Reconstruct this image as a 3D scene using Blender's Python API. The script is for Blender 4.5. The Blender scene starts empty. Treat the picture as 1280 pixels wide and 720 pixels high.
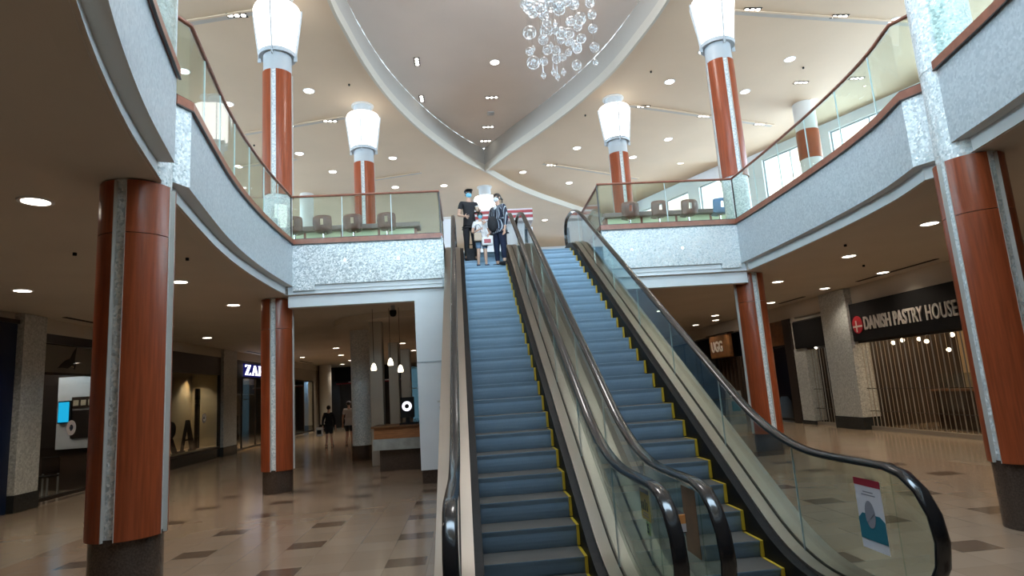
import bpy, math, random
from mathutils import Vector, Matrix
random.seed(7)
PI = math.pi
sc = bpy.context.scene
COL = sc.collection
R = math.radians

# ------------------------------------------------------------------ materials
def new_mat(name):
    m = bpy.data.materials.new(name); m.use_nodes = True
    nt = m.node_tree; nt.nodes.clear()
    out = nt.nodes.new('ShaderNodeOutputMaterial')
    return m, nt, out

def N(nt, typ, **kw):
    n = nt.nodes.new(typ)
    for k, v in kw.items():
        if k in n.inputs: n.inputs[k].default_value = v
        else: setattr(n, k, v)
    return n

def pbr(name, col, rough=.5, metal=0., spec=.5, noise=0., nscale=6., bump=0., bscale=40., stretch=None, coat=0., col2=None):
    m, nt, out = new_mat(name)
    b = N(nt, 'ShaderNodeBsdfPrincipled'); L = nt.links.new
    b.inputs['Base Color'].default_value = (*col, 1); b.inputs['Roughness'].default_value = rough
    b.inputs['Metallic'].default_value = metal; b.inputs['Specular IOR Level'].default_value = spec
    b.inputs['Coat Weight'].default_value = coat; b.inputs['Coat Roughness'].default_value = .08
    L(b.outputs[0], out.inputs[0])
    tc = N(nt, 'ShaderNodeTexCoord'); src = tc.outputs['Object']
    if stretch:
        mp = N(nt, 'ShaderNodeMapping'); mp.inputs['Scale'].default_value = stretch; L(src, mp.inputs[0]); src = mp.outputs[0]
    if noise or col2:
        n = N(nt, 'ShaderNodeTexNoise', Scale=nscale, Detail=4.); L(src, n.inputs['Vector'])
        mx = N(nt, 'ShaderNodeMix', data_type='RGBA')
        c2 = col2 or tuple(c * (1 - noise) for c in col)
        mx.inputs[6].default_value = (*col, 1); mx.inputs[7].default_value = (*c2, 1)
        cr = N(nt, 'ShaderNodeMapRange'); cr.inputs[1].default_value = .35; cr.inputs[2].default_value = .65
        L(n.outputs[0], cr.inputs[0]); L(cr.outputs[0], mx.inputs[0]); L(mx.outputs[2], b.inputs['Base Color'])
    if bump:
        n2 = N(nt, 'ShaderNodeTexNoise', Scale=bscale, Detail=3.); L(src, n2.inputs['Vector'])
        bp = N(nt, 'ShaderNodeBump', Strength=bump, Distance=.01); L(n2.outputs[0], bp.inputs['Height']); L(bp.outputs[0], b.inputs['Normal'])
    return m

def emit(name, col, s):
    m, nt, out = new_mat(name); e = N(nt, 'ShaderNodeEmission', Strength=s); e.inputs[0].default_value = (*col, 1)
    nt.links.new(e.outputs[0], out.inputs[0]); return m

def glass(name, tint=(.93, .97, .95), k=1.0, f0=.04, haze=0., hazecol=(.8, .9, .9), pw=5.):
    """thin clear pane: Schlick reflection that is the same from both faces"""
    m, nt, out = new_mat(name); L = nt.links.new
    t = N(nt, 'ShaderNodeBsdfTransparent'); t.inputs[0].default_value = (*tint, 1)
    g = N(nt, 'ShaderNodeBsdfGlossy', Roughness=0.0); f = N(nt, 'ShaderNodeLayerWeight', Blend=.5)
    p = N(nt, 'ShaderNodeMath', operation='POWER'); p.inputs[1].default_value = pw; L(f.outputs['Facing'], p.inputs[0])
    mu = N(nt, 'ShaderNodeMath', operation='MULTIPLY_ADD'); mu.inputs[1].default_value = .9 * k; mu.inputs[2].default_value = f0 * k; mu.use_clamp = True
    L(p.outputs[0], mu.inputs[0]); mx = N(nt, 'ShaderNodeMixShader')
    L(mu.outputs[0], mx.inputs[0]); L(t.outputs[0], mx.inputs[1]); L(g.outputs[0], mx.inputs[2])
    if haze:
        d = N(nt, 'ShaderNodeBsdfDiffuse'); d.inputs[0].default_value = (*hazecol, 1)
        m2 = N(nt, 'ShaderNodeMixShader'); m2.inputs[0].default_value = haze
        L(mx.outputs[0], m2.inputs[1]); L(d.outputs[0], m2.inputs[2]); L(m2.outputs[0], out.inputs[0])
    else: L(mx.outputs[0], out.inputs[0])
    return m

def mosaic(name, c1, c2, scale=26., rough=.3, bump=.5, jit=.35):
    """mother-of-pearl chips: every chip has its own tone, tilt and sheen"""
    m, nt, out = new_mat(name); L = nt.links.new
    tc = N(nt, 'ShaderNodeTexCoord'); v = N(nt, 'ShaderNodeTexVoronoi', Scale=scale); L(tc.outputs['Object'], v.inputs['Vector'])
    sp = N(nt, 'ShaderNodeSeparateColor'); L(v.outputs['Color'], sp.inputs[0])
    mx = N(nt, 'ShaderNodeMix', data_type='RGBA'); mx.inputs[6].default_value = (*c1, 1); mx.inputs[7].default_value = (*c2, 1)
    L(sp.outputs[0], mx.inputs[0])
    big = N(nt, 'ShaderNodeTexNoise', Scale=2.2, Detail=3.); L(tc.outputs['Object'], big.inputs['Vector'])
    b = N(nt, 'ShaderNodeBsdfPrincipled', Roughness=rough); L(mx.outputs[2], b.inputs['Base Color'])
    b.inputs['Specular IOR Level'].default_value = .6
    geo = N(nt, 'ShaderNodeNewGeometry')
    sub = N(nt, 'ShaderNodeVectorMath', operation='SUBTRACT'); sub.inputs[1].default_value = (.5, .5, .5); L(v.outputs['Color'], sub.inputs[0])
    scl = N(nt, 'ShaderNodeVectorMath', operation='SCALE'); scl.inputs['Scale'].default_value = jit; L(sub.outputs[0], scl.inputs[0])
    add = N(nt, 'ShaderNodeVectorMath', operation='ADD'); L(geo.outputs['Normal'], add.inputs[0]); L(scl.outputs[0], add.inputs[1])
    nn = N(nt, 'ShaderNodeVectorMath', operation='NORMALIZE'); L(add.outputs[0], nn.inputs[0])
    L(nn.outputs[0], b.inputs['Normal'])
    L(b.outputs[0], out.inputs[0]); return m

M = {}
M['ceil_up'] = pbr('ceiling_paint_upper', (.58, .44, .305), .8, noise=.05, nscale=.6)
M['ceil_coffer'] = pbr('ceiling_paint_coffer', (.84, .77, .72), .8, noise=.05, nscale=.5)
M['ceil_low'] = pbr('ceiling_paint_lower', (.60, .55, .48), .8, noise=.06, nscale=.8)
M['soffit'] = pbr('soffit_plaster', (.60, .59, .56), .75)
M['white'] = pbr('white_plaster', (.78, .80, .82), .7, noise=.04, nscale=2)
M['wall'] = pbr('wall_paint', (.42, .38, .33), .8, noise=.06, nscale=2)
M['mosaic'] = mosaic('pearl_mosaic', (.50, .56, .58), (.88, .90, .90), 42., .3, jit=.6)
M['mosaic_grey'] = mosaic('grey_pearl_mosaic', (.36, .38, .38), (.56, .58, .57), 30., .35, jit=.3)
M['fascia'] = mosaic('fascia_pearl_shaded', (.37, .42, .46), (.50, .55, .58), 34., .4, jit=.16)  # same pearl mosaic, darkened to carry the side fascias' shade
M['wood'] = pbr('mahogany_panel', (.31, .066, .022), .3, noise=.30, nscale=3., stretch=(14, 14, .7), coat=.06, spec=.35)
M['wood_trim'] = pbr('mahogany_trim', (.30, .105, .062), .32, noise=.25, nscale=5., stretch=(2, 2, 2))
M['wood_light'] = pbr('cherry_counter', (.36, .15, .06), .35, noise=.3, nscale=4., stretch=(1, 1, 8))
M['plinth'] = pbr('brown_granite', (.075, .052, .04), .12, noise=.4, nscale=60.)
M['plinth_dark'] = pbr('dark_granite', (.03, .033, .035), .2, noise=.3, nscale=60.)
M['steel'] = pbr('brushed_steel', (.52, .48, .43), .3, metal=1., bump=.08, bscale=60., stretch=(30, 1, 1))
M['chrome'] = pbr('chrome', (.75, .77, .80), .12, metal=1.)
M['grey_metal'] = pbr('painted_grey_metal', (.46, .50, .53), .4, noise=.04)
M['rubber'] = pbr('black_handrail_rubber', (.012, .012, .013), .16, spec=.6, noise=.2, nscale=40)
M['black'] = pbr('black_matte', (.008, .008, .009), .55, spec=.2)
M['dark'] = pbr('dark_bronze', (.028, .02, .017), .35)
M['skirt'] = pbr('black_skirt', (.008, .007, .007), .5, spec=.2)
M['yellow'] = pbr('yellow_edge', (.50, .33, .02), .5)
M['glass'] = glass('balustrade_glass', (.88, .94, .91), .8)
M['glass_esc'] = glass('escalator_glass', (.83, .90, .87), 1.25)
M['glass_shop'] = glass('shopfront_glass', (.80, .82, .82), 1.3)
M['glass_edge'] = pbr('green_glass_edge', (.25, .55, .52), .1, spec=.9)
M['seam'] = pbr('polished_glass_seam', (.62, .76, .78), .12, spec=.9)
M['bubble'] = glass('blown_glass', (.97, .98, .985), 1.15, .07, haze=.035, hazecol=(.95, .97, 1), pw=2.2)
M['lens'] = emit('downlight_lens', (1., .90, .76), 14.)
M['lens_up'] = emit('downlight_lens_upper', (1., .94, .84), 10.)
M['drum'] = emit('lamp_drum_glow', (1., .985, .95), 2.6)
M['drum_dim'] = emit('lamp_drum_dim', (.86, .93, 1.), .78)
M['pend'] = emit('pendant_glow', (1., .86, .62), 4.)
M['beige'] = pbr('beige_backdrop', (.62, .53, .38), .8, noise=.05)
M['cloth_blk'] = pbr('black_cloth', (.018, .018, .022), .85, noise=.3, nscale=20)
M['cloth_navy'] = pbr('navy_cloth', (.012, .020, .055), .85, noise=.3, nscale=20)
M['cloth_white'] = pbr('white_cloth', (.80, .78, .78), .85)
M['cloth_denim'] = pbr('grey_blue_denim', (.20, .29, .42), .85, noise=.2, nscale=30)
M['cloth_beige'] = pbr('beige_cloth', (.55, .42, .32), .85)
M['skin'] = pbr('skin', (.60, .36, .26), .5, noise=.06, nscale=15)
M['hair'] = pbr('dark_hair', (.018, .012, .009), .45, bump=.3, bscale=80)
M['mask_blue'] = pbr('blue_mask', (.22, .60, .80), .8)
M['mask_white'] = pbr('white_mask', (.75, .78, .82), .8)
M['red'] = pbr('red_paint', (.33, .015, .025), .4)
M['stool'] = pbr('bent_walnut_shell', (.20, .105, .085), .4, noise=.25, nscale=8)
M['stool_blue'] = pbr('blue_shell', (.16, .30, .55), .4)
M['stool_orange'] = pbr('orange_shell', (.70, .28, .05), .5)
M['taupe'] = pbr('taupe_laminate', (.17, .13, .115), .4)
M['coffer_wall'] = pbr('coffer_side_shaded', (.40, .37, .33), .8)  # coffer paint darkened on the sides in place of shade
M['lip'] = pbr('ceiling_lip_paint', (.50, .46, .39), .7)
M['lime'] = pbr('pale_lime_panel', (.70, .80, .52), .4)
M['navy'] = pbr('navy_panel', (.006, .014, .045), .3)
M['marble'] = pbr('grey_marble', (.36, .37, .35), .25, noise=.25, nscale=5)
M['paper'] = pbr('white_print', (.72, .70, .74), .6)
M['paper_teal'] = pbr('teal_print', (.02, .16, .22), .6)
M['paper_red'] = pbr('red_print', (.34, .02, .04), .6)
M['paper_yellow'] = pbr('yellow_print', (.85, .58, .08), .6)
M['paper_lime'] = pbr('lime_print', (.55, .75, .30), .6)
M['paper_orange'] = pbr('orange_print', (.85, .38, .12), .6)
M['grey_print'] = pbr('grey_print', (.28, .28, .32), .6)
M['letter'] = pbr('brushed_letter', (.50, .47, .43), .45)
M['letter_lit'] = emit('lit_letter', (.86, .84, 1.), 2.6)
M['letter_halo'] = emit('blue_halo', (.03, .03, .30), .35)
M['screen'] = emit('cyan_screen', (.02, .55, .95), 1.3)
M['ring_lit'] = emit('lit_ring', (.9, .9, 1.), 1.6)
M['bronze'] = pbr('bronze_sheet', (.20, .085, .03), .4, noise=.4, nscale=5)
M['slat'] = pbr('satin_slat', (.34, .31, .27), .35, metal=.4)
M['shelf'] = pbr('warm_shelf', (.40, .22, .10), .5)
M['goods'] = pbr('mixed_goods', (.45, .30, .20), .7, noise=.7, nscale=12)
M['gate_glow'] = pbr('cream_panel', (.70, .55, .36), .7)
M['tinted'] = glass('tinted_door_glass', (.06, .08, .085), .6)
M['sky_window'] = glass('window_glass', (.97, .99, 1.), .6)

# wood with horizontal joint handled in geometry; escalator step metal with cleats
def step_mat():
    m, nt, out = new_mat('cleated_step_metal'); L = nt.links.new
    tc = N(nt, 'ShaderNodeTexCoord'); w = N(nt, 'ShaderNodeTexWave', Scale=50., Distortion=0.); w.bands_direction = 'X'
    L(tc.outputs['Object'], w.inputs['Vector'])
    n = N(nt, 'ShaderNodeTexNoise', Scale=3., Detail=5.); L(tc.outputs['Object'], n.inputs['Vector'])
    mx = N(nt, 'ShaderNodeMix', data_type='RGBA'); mx.inputs[6].default_value = (.25, .37, .50, 1); mx.inputs[7].default_value = (.33, .47, .62, 1)
    L(n.outputs[0], mx.inputs[0])
    b = N(nt, 'ShaderNodeBsdfPrincipled', Roughness=.42, Metallic=.35); L(mx.outputs[2], b.inputs['Base Color'])
    bp = N(nt, 'ShaderNodeBump', Strength=.25, Distance=.004); L(w.outputs[0], bp.inputs['Height']); L(bp.outputs[0], b.inputs['Normal'])
    L(b.outputs[0], out.inputs[0]); return m
M['step'] = step_mat()
M['tread'] = pbr('worn_tread', (.095, .082, .07), .5, metal=.2, noise=.2, nscale=4)

def floor_mat():
    m, nt, out = new_mat('polished_floor_tiles'); L = nt.links.new
    geo = N(nt, 'ShaderNodeNewGeometry'); sx = N(nt, 'ShaderNodeSeparateXYZ'); L(geo.outputs['Position'], sx.inputs[0])
    def mth(op, a, b=None, c=None):
        n = N(nt, 'ShaderNodeMath', operation=op)
        for i, v in enumerate((a, b, c)):
            if v is None: continue
            if isinstance(v, (int, float)): n.inputs[i].default_value = v
            else: L(v, n.inputs[i])
        return n.outputs[0]
    X, Y = sx.outputs[0], sx.outputs[1]
    u = mth('DIVIDE', mth('ADD', X, 2.33), .45); v = mth('DIVIDE', mth('ADD', Y, -8.0), .4)
    def inband(t, lo, hi): return mth('MULTIPLY', mth('GREATER_THAN', t, lo), mth('LESS_THAN', t, hi))
    um = mth('FLOORED_MODULO', u, 3.) ; vm = mth('FLOORED_MODULO', v, 3.)
    dark = mth('MULTIPLY', inband(um, 0., .95), inband(vm, 0., .85))
    # grout
    gu = mth('LESS_THAN', mth('FLOORED_MODULO', u, 1.), .014); gv = mth('LESS_THAN', mth('FLOORED_MODULO', v, 1.), .012)
    grout = mth('MULTIPLY', mth('MAXIMUM', gu, gv), .35)
    # per tile tone
    cmb = N(nt, 'ShaderNodeCombineXYZ'); L(mth('FLOOR', u), cmb.inputs[0]); L(mth('FLOOR', v), cmb.inputs[1])
    wn = N(nt, 'ShaderNodeTexWhiteNoise', noise_dimensions='2D'); L(cmb.outputs[0], wn.inputs['Vector'])
    def mix(f, a, b):
        n = N(nt, 'ShaderNodeMix', data_type='RGBA')
        if isinstance(f, (int, float)): n.inputs[0].default_value = f
        else: L(f, n.inputs[0])
        for i, q in ((6, a), (7, b)):
            if isinstance(q, tuple): n.inputs[i].default_value = (*q, 1)
            else: L(q, n.inputs[i])
        return n.outputs[2]
    base = mix(wn.outputs[0], (.27, .185, .125), (.305, .215, .15))
    border = mth('MAXIMUM', mth('LESS_THAN', X, -5.8), mth('GREATER_THAN', X, 8.3))
    base = mix(border, base, (.31, .245, .18))
    base = mix(mth('MULTIPLY', dark, mth('SUBTRACT', 1., border)), base, (.12, .075, .05))
    base = mix(grout, base, (.06, .04, .03))
    ns = N(nt, 'ShaderNodeTexNoise', Scale=1.1, Detail=3.); L(geo.outputs['Position'], ns.inputs['Vector'])
    b = N(nt, 'ShaderNodeBsdfPrincipled'); L(base, b.inputs['Base Color'])
    rr = N(nt, 'ShaderNodeMapRange'); rr.inputs[3].default_value = .13; rr.inputs[4].default_value = .24; L(ns.outputs[0], rr.inputs[0]); L(rr.outputs[0], b.inputs['Roughness'])
    b.inputs['Specular IOR Level'].default_value = .6
    L(b.outputs[0], out.inputs[0]); return m
M['floor'] = floor_mat()

def stripes_mat():
    m, nt, out = new_mat('pinstripe_cloth'); L = nt.links.new
    tc = N(nt, 'ShaderNodeTexCoord'); w = N(nt, 'ShaderNodeTexWave', Scale=7., Distortion=0.); w.bands_direction = 'X'
    L(tc.outputs['Object'], w.inputs['Vector'])
    r = N(nt, 'ShaderNodeMapRange'); r.inputs[1].default_value = .80; r.inputs[2].default_value = .92; L(w.outputs[0], r.inputs[0])
    mx = N(nt, 'ShaderNodeMix', data_type='RGBA'); mx.inputs[6].default_value = (.012, .016, .035, 1); mx.inputs[7].default_value = (.45, .50, .56, 1)
    L(r.outputs[0], mx.inputs[0]); b = N(nt, 'ShaderNodeBsdfPrincipled', Roughness=.85); L(mx.outputs[2], b.inputs['Base Color']); L(b.outputs[0], out.inputs[0]); return m
M['stripes'] = stripes_mat()

# ------------------------------------------------------------------ mesh builder
WORLD = {}
class MB:
    def __init__(s): s.v = []; s.f = []; s.mi = []
    def add(s, vs, fs, mi=0):
        b = len(s.v); s.v += [tuple(p) for p in vs]; s.f += [tuple(i + b for i in q) for q in fs]; s.mi += [mi] * len(fs); return s
    def box(s, x0, x1, y0, y1, z0, z1, mi=0, rot=0, piv=None):
        vs = [(x, y, z) for z in (z0, z1) for y in (y0, y1) for x in (x0, x1)]
        if rot:
            px, py = piv or ((x0 + x1) / 2, (y0 + y1) / 2); c, n = math.cos(rot), math.sin(rot)
            vs = [(px + (x - px) * c - (y - py) * n, py + (x - px) * n + (y - py) * c, z) for x, y, z in vs]
        return s.add(vs, [(0, 2, 3, 1), (4, 5, 7, 6), (0, 1, 5, 4), (2, 6, 7, 3), (0, 4, 6, 2), (1, 3, 7, 5)], mi)
    def lathe(s, prof, cx=0, cy=0, n=32, a0=0, a1=2 * PI, mi=0, caps=True):
        full = abs(a1 - a0 - 2 * PI) < 1e-6; cols = n if full else n + 1; vs = []
        for k in range(cols):
            a = a0 + (a1 - a0) * k / n
            vs += [(cx + r * math.cos(a), cy + r * math.sin(a), z) for r, z in prof]
        m = len(prof); fs = []
        for k in range(n):
            k2 = (k + 1) % cols
            for j in range(m - 1): fs.append((k * m + j, k2 * m + j, k2 * m + j + 1, k * m + j + 1))
        if full and caps:
            if prof[0][0] > 1e-6: fs.append(tuple(k * m for k in reversed(range(cols))))
            if prof[-1][0] > 1e-6: fs.append(tuple(k * m + m - 1 for k in range(cols)))
        return s.add(vs, fs, mi)
    def cyl(s, cx, cy, z0, z1, r, n=24, mi=0, r1=None): return s.lathe([(r, z0), (r if r1 is None else r1, z1)], cx, cy, n, mi=mi)
    def arc_shell(s, cx, cy, r0, r1, z0, z1, a0, a1, n=14, mi=0):
        vs = []
        for k in range(n + 1):
            a = a0 + (a1 - a0) * k / n; c, q = math.cos(a), math.sin(a)
            vs += [(cx + r0 * c, cy + r0 * q, z0), (cx + r1 * c, cy + r1 * q, z0), (cx + r1 * c, cy + r1 * q, z1), (cx + r0 * c, cy + r0 * q, z1)]
        fs = [(0, 1, 2, 3), (n * 4 + 3, n * 4 + 2, n * 4 + 1, n * 4)]
        for k in range(n):
            a, b = k * 4, k * 4 + 4
            for j in range(4): fs.append((a + j, b + j, b + (j + 1) % 4, a + (j + 1) % 4))
        return s.add(vs, fs, mi)
    def sweep(s, pts, sec, up=(0, 0, 1), mi=0, closed=False, caps=True):
        """sec: list of (side, up) offsets; swept along pts"""
        P = [Vector(p) for p in pts]; U = Vector(up); n = len(P); m = len(sec); vs = []
        for i in range(n):
            if closed: t = (P[(i + 1) % n] - P[i - 1])
            else: t = P[min(i + 1, n - 1)] - P[max(i - 1, 0)]
            t.normalize(); sd = t.cross(U)
            if sd.length < 1e-4: sd = Vector((1, 0, 0))
            sd.normalize(); u2 = sd.cross(t)
            vs += [tuple(P[i] + sd * a + u2 * b) for a, b in sec]
        fs = []
        for i in range(n if closed else n - 1):
            a, b = i * m, ((i + 1) % n) * m
            for j in range(m): fs.append((a + j, a + (j + 1) % m, b + (j + 1) % m, b + j))
        if caps and not closed: fs += [tuple(reversed(range(m))), tuple((n - 1) * m + j for j in range(m))]
        return s.add(vs, fs, mi)
    def tube(s, pts, r, n=10, mi=0, up=(0, 0, 1), **k):
        return s.sweep(pts, [(r * math.cos(2 * PI * j / n), r * math.sin(2 * PI * j / n)) for j in range(n)], up, mi, **k)
    def ball(s, c, r, n=14, m=8, mi=0, sc_=(1, 1, 1)):
        prof = [(max(1e-7, math.sin(PI * j / m)) * r, -math.cos(PI * j / m) * r) for j in range(m + 1)]
        b = MB(); b.lathe(prof, 0, 0, n, caps=False)
        return s.add([(c[0] + x * sc_[0], c[1] + y * sc_[1], c[2] + z * sc_[2]) for x, y, z in b.v], b.f, mi)
    def poly(s, pts, d, mi=0):
        """extrude planar polygon pts (3d) along vector d"""
        n = len(pts); q = [tuple(Vector(p) + Vector(d)) for p in pts]
        return s.add(list(pts) + q, [tuple(reversed(range(n))), tuple(range(n, 2 * n))] + [(i, (i + 1) % n, (i + 1) % n + n, i + n) for i in range(n)], mi)
    def build(s, name, mats, parent=None, smooth=None, bevel=0, loc=None):
        if not isinstance(mats, (list, tuple)): mats = [mats]
        if parent is not None: o0 = WORLD[parent.name]
        elif loc is not None: o0 = Vector(loc)
        else:
            xs, ys, zs = zip(*s.v); o0 = Vector(((min(xs) + max(xs)) / 2, (min(ys) + max(ys)) / 2, min(zs)))
        me = bpy.data.meshes.new(name)
        me.from_pydata([(x - o0.x, y - o0.y, z - o0.z) for x, y, z in s.v], [], s.f)
        for m in mats: me.materials.append(M[m] if isinstance(m, str) else m)
        for p, i in zip(me.polygons, s.mi): p.material_index = i
        if smooth is not None:
            for p in me.polygons: p.use_smooth = True
            try: me.set_sharp_from_angle(angle=R(smooth))
            except Exception: pass
        me.update()
        o = bpy.data.objects.new(name, me); COL.objects.link(o)
        if parent is not None: o.parent = parent; WORLD[o.name] = o0
        else: o.location = o0; WORLD[o.name] = o0.copy()
        if bevel:
            b = o.modifiers.new('Bevel', 'BEVEL'); b.width = bevel; b.segments = 2; b.limit_method = 'ANGLE'
        return o

def thing(name, loc, label, cat, group=None):
    o = bpy.data.objects.new(name, None); COL.objects.link(o); o.location = loc; o.empty_display_size = .1
    WORLD[o.name] = Vector(loc); return tag(o, label, cat, group)
def tag(o, label, cat, group=None):
    o['label'] = label; o['category'] = cat
    if group: o['group'] = group
    return o
def struct(mb, name, mats, **k):
    o = mb.build(name, mats, **k); o['kind'] = 'structure'; return o
def copy_tree(o, loc=None, label=None, rotz=None):
    kids = {}
    for ob in list(COL.objects):
        if ob.parent: kids.setdefault(ob.parent.name, []).append(ob)
    def rec(a, par):
        c = a.copy(); COL.objects.link(c); c.parent = par
        for ch in kids.get(a.name, []): rec(ch, c)
        return c
    c = rec(o, None)
    if loc is not None: c.location = loc
    if rotz is not None: c.rotation_euler.z = rotz
    if label: c['label'] = label
    WORLD[c.name] = Vector(c.location)
    return c

def catmull(pts, n=6):
    P = [Vector(p) for p in pts]; out = []
    for i in range(len(P) - 1):
        a = P[i - 1] if i else P[0] * 2 - P[1]; b, c = P[i], P[i + 1]; d = P[i + 2] if i + 2 < len(P) else c * 2 - b
        for k in range(n):
            t = k / n
            out.append(.5 * ((2 * b) + (c - a) * t + (2 * a - 5 * b + 4 * c - d) * t * t + (3 * b - a - 3 * c + d) * t ** 3))
    out.append(P[-1]); return out
def offset(pl, d):
    """offset a plan polyline by d to its right"""
    out = []
    for i, p in enumerate(pl):
        t = Vector(pl[min(i + 1, len(pl) - 1)]) - Vector(pl[max(i - 1, 0)]); t.normalize()
        out.append((p[0] + t.y * d, p[1] - t.x * d))
    return out

# ------------------------------------------------------------------ key heights
ZC = 3.95      # lower ceiling
ZF = 5.0       # upper floor
ZU = 11.1      # upper ceiling
YB = 12.6      # front of the cross balcony
WL, WR = -9.2, 10.95

# balcony edges in plan (running away from the viewer)
nearL = catmull([(1.3, 1.1), (.2, 1.3), (-1.0, 1.95), (-1.62, 2.65), (-1.98, 3.4), (-2.39, 4.59), (-2.72, 5.81)], 6)  # unseen near arc, both sides, pulled forward to shade the lower steps
nearL = [tuple(p) for p in nearL]
farL = [(-3.25, 6.24), (-2.98, 6.34)] + [tuple(p) for p in catmull([(-2.90, 6.53), (-3.09, 7.55), (-3.27, 8.6), (-3.41, 9.8), (-3.49, 11.2), (-3.50, YB)], 5)]
nearR = [tuple(p) for p in catmull([(1.3, 1.1), (2.6, 1.3), (3.7, 1.95), (4.35, 2.65), (4.78, 3.4), (5.20, 4.79), (5.48, 6.05)], 6)]
farR = [(6.0, 6.45), (5.75, 6.56)] + [tuple(p) for p in catmull([(5.62, 6.80), (5.82, 7.6), (5.94, 8.5), (6.02, 9.7), (6.06, 11.2), (6.06, YB)], 5)]

def xat(pl, y):
    for a, b in zip(pl, pl[1:]):
        if a[1] <= y <= b[1] and b[1] > a[1]: return a[0] + (b[0] - a[0]) * (y - a[1]) / (b[1] - a[1])
    return pl[-1][0] if y > pl[-1][1] else pl[0][0]
edgeL = nearL + [p for p in farL if p[1] > 6.3]
edgeR = nearR + [p for p in farR if p[1] > 6.5]

# ------------------------------------------------------------------ floor, ceilings, slab
struct(MB().box(-14, 16, -12, 48, -.15, 0), 'floor', 'floor')

def slab_sheet(z, name, mat, up, inset=0., xl=-19, xr=19, y1=52):
    """one horizontal sheet with the atrium and the escalator well left open"""
    mb = MB(); ys = sorted(set([1.1] + [p[1] for p in edgeL] + [p[1] for p in edgeR] + [YB])); ys = [y for y in ys if 1.1 <= y <= YB]
    def quad(a, b, c, d):
        mb.add([(*a, z), (*b, z), (*c, z), (*d, z)], [(0, 1, 2, 3) if up else (3, 2, 1, 0)])
    for y0, y2 in zip(ys, ys[1:]):
        if y2 - y0 < 1e-4: continue
        e = 1e-5
        l0, l1 = xat(edgeL, y0 + e), xat(edgeL, y2 - e); r0, r1 = xat(edgeR, y0 + e), xat(edgeR, y2 - e)
        quad((xl, y0), (l0 - inset, y0), (l1 - inset, y2), (xl, y2)); quad((r0 + inset, y0), (xr, y0), (xr, y2), (r1 + inset, y2))
    quad((xl, -12), (xr, -12), (xr, 1.1), (xl, 1.1))
    quad((xl, YB), (-.42, YB), (-.42, y1), (xl, y1)); quad((3.1, YB), (xr, YB), (xr, y1), (3.1, y1))
    quad((-.42, 14.9), (3.1, 14.9), (3.1, y1), (-.42, y1))
    return struct(mb, name, mat, loc=(0, 0, z))
slab_sheet(ZC, 'ceiling', 'ceil_low', False, .12)
slab_sheet(ZF + .05, 'floor', 'floor', True, .1)
# sides of the escalator well
struct(MB().box(-.44, -.40, YB + .02, 14.9, ZC, ZF + .05).box(3.06, 3.10, YB + .02, 14.9, ZC, ZF + .05).box(-.44, 3.10, 14.9, 14.95, ZC, ZF + .02), 'trim_1', 'grey_metal')

# ------------------------------------------------------------------ curved fascias with cornice
tn = [2]
def fascia(pl, s):
    """s=+1 left edge, -1 right edge: pushes 'inward' (away from the void)"""
    a = pl; b = offset(pl, -.145 * s); c = offset(pl, -.30 * s); n = len(pl); mb = MB()
    secs = [(a, 5.0), (a, 4.12), (b, 4.12), (b, ZC - .004), (c, ZC - .004), (c, 5.0)]
    vs = []
    for i in range(n): vs += [(*q[i], z) for q, z in secs]
    fs = []; mi = []
    for i in range(n - 1):
        for j in range(6):
            k = (j + 1) % 6; f = (i * 6 + j, (i + 1) * 6 + j, (i + 1) * 6 + k, i * 6 + k)
            fs.append(f if s > 0 else f[::-1]); mi.append([0, 1, 2, 3, 3, 3][j])
    e = tuple(range(6)); fs += [e if s < 0 else e[::-1], tuple((n - 1) * 6 + j for j in (range(6) if s > 0 else reversed(range(6))))]; mi += [0, 0]
    mb.v = vs; mb.f = fs; mb.mi = mi
    struct(mb, 'trim_%d' % tn[0], ['fascia', 'soffit', 'white', 'ceil_low']); tn[0] += 1
fascia(nearL, 1); fascia(nearR, -1); fascia(farL, 1); fascia(farR, -1)
# bright mosaic returns at the jogs
for pl, s in ((farL, 1), (farR, -1)):
    q = [pl[0], pl[1], pl[2]]; o = offset(q, .012 * s)
    mb = MB()
    for i in range(2): mb.add([(*o[i], 4.12), (*o[i + 1], 4.12), (*o[i + 1], 5.0), (*o[i], 5.0), (*q[i], 4.12), (*q[i + 1], 4.12), (*q[i + 1], 5.0), (*q[i], 5.0)],
        [(0, 1, 2, 3), (7, 6, 5, 4), (0, 4, 5, 1), (3, 2, 6, 7), (0, 3, 7, 4), (1, 5, 6, 2)])
    struct(mb, 'trim_%d' % tn[0], 'mosaic'); tn[0] += 1

# front cross balcony
struct(MB().box(-3.5, -.38, YB, YB + .16, 4.14, 5.0).box(-3.5, -3.06, YB, YB + .16, 4.03, 4.14), 'trim_%d' % tn[0], 'mosaic'); tn[0] += 1
struct(MB().box(3.03, 6.06, YB, YB + .16, 4.14, 5.0).box(5.62, 6.06, YB, YB + .16, 4.03, 4.14), 'trim_%d' % tn[0], 'mosaic'); tn[0] += 1
struct(MB().box(-3.62, -.38, YB + .10, YB + .32, 3.70, 4.14).box(-1.04, -.38, YB + .10, YB + .5, .26, 3.70).box(-3.06, -.38, YB + .07, YB + .10, 4.04, 4.14), 'wall_front', 'white')
struct(MB().box(3.03, 6.2, YB + .10, YB + .32, 3.70, 4.14).box(3.03, 5.62, YB + .07, YB + .10, 4.04, 4.14), 'wall_front', 'white')
struct(MB().box(-1.02, -.40, YB + .13, YB + .48, 0, .26), 'baseboard_front', 'plinth')
struct(MB().box(-1.04, -.38, YB + .088, YB + .1, 2.40, 2.43), 'trim_%d' % tn[0], 'grey_metal'); tn[0] += 1
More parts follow.
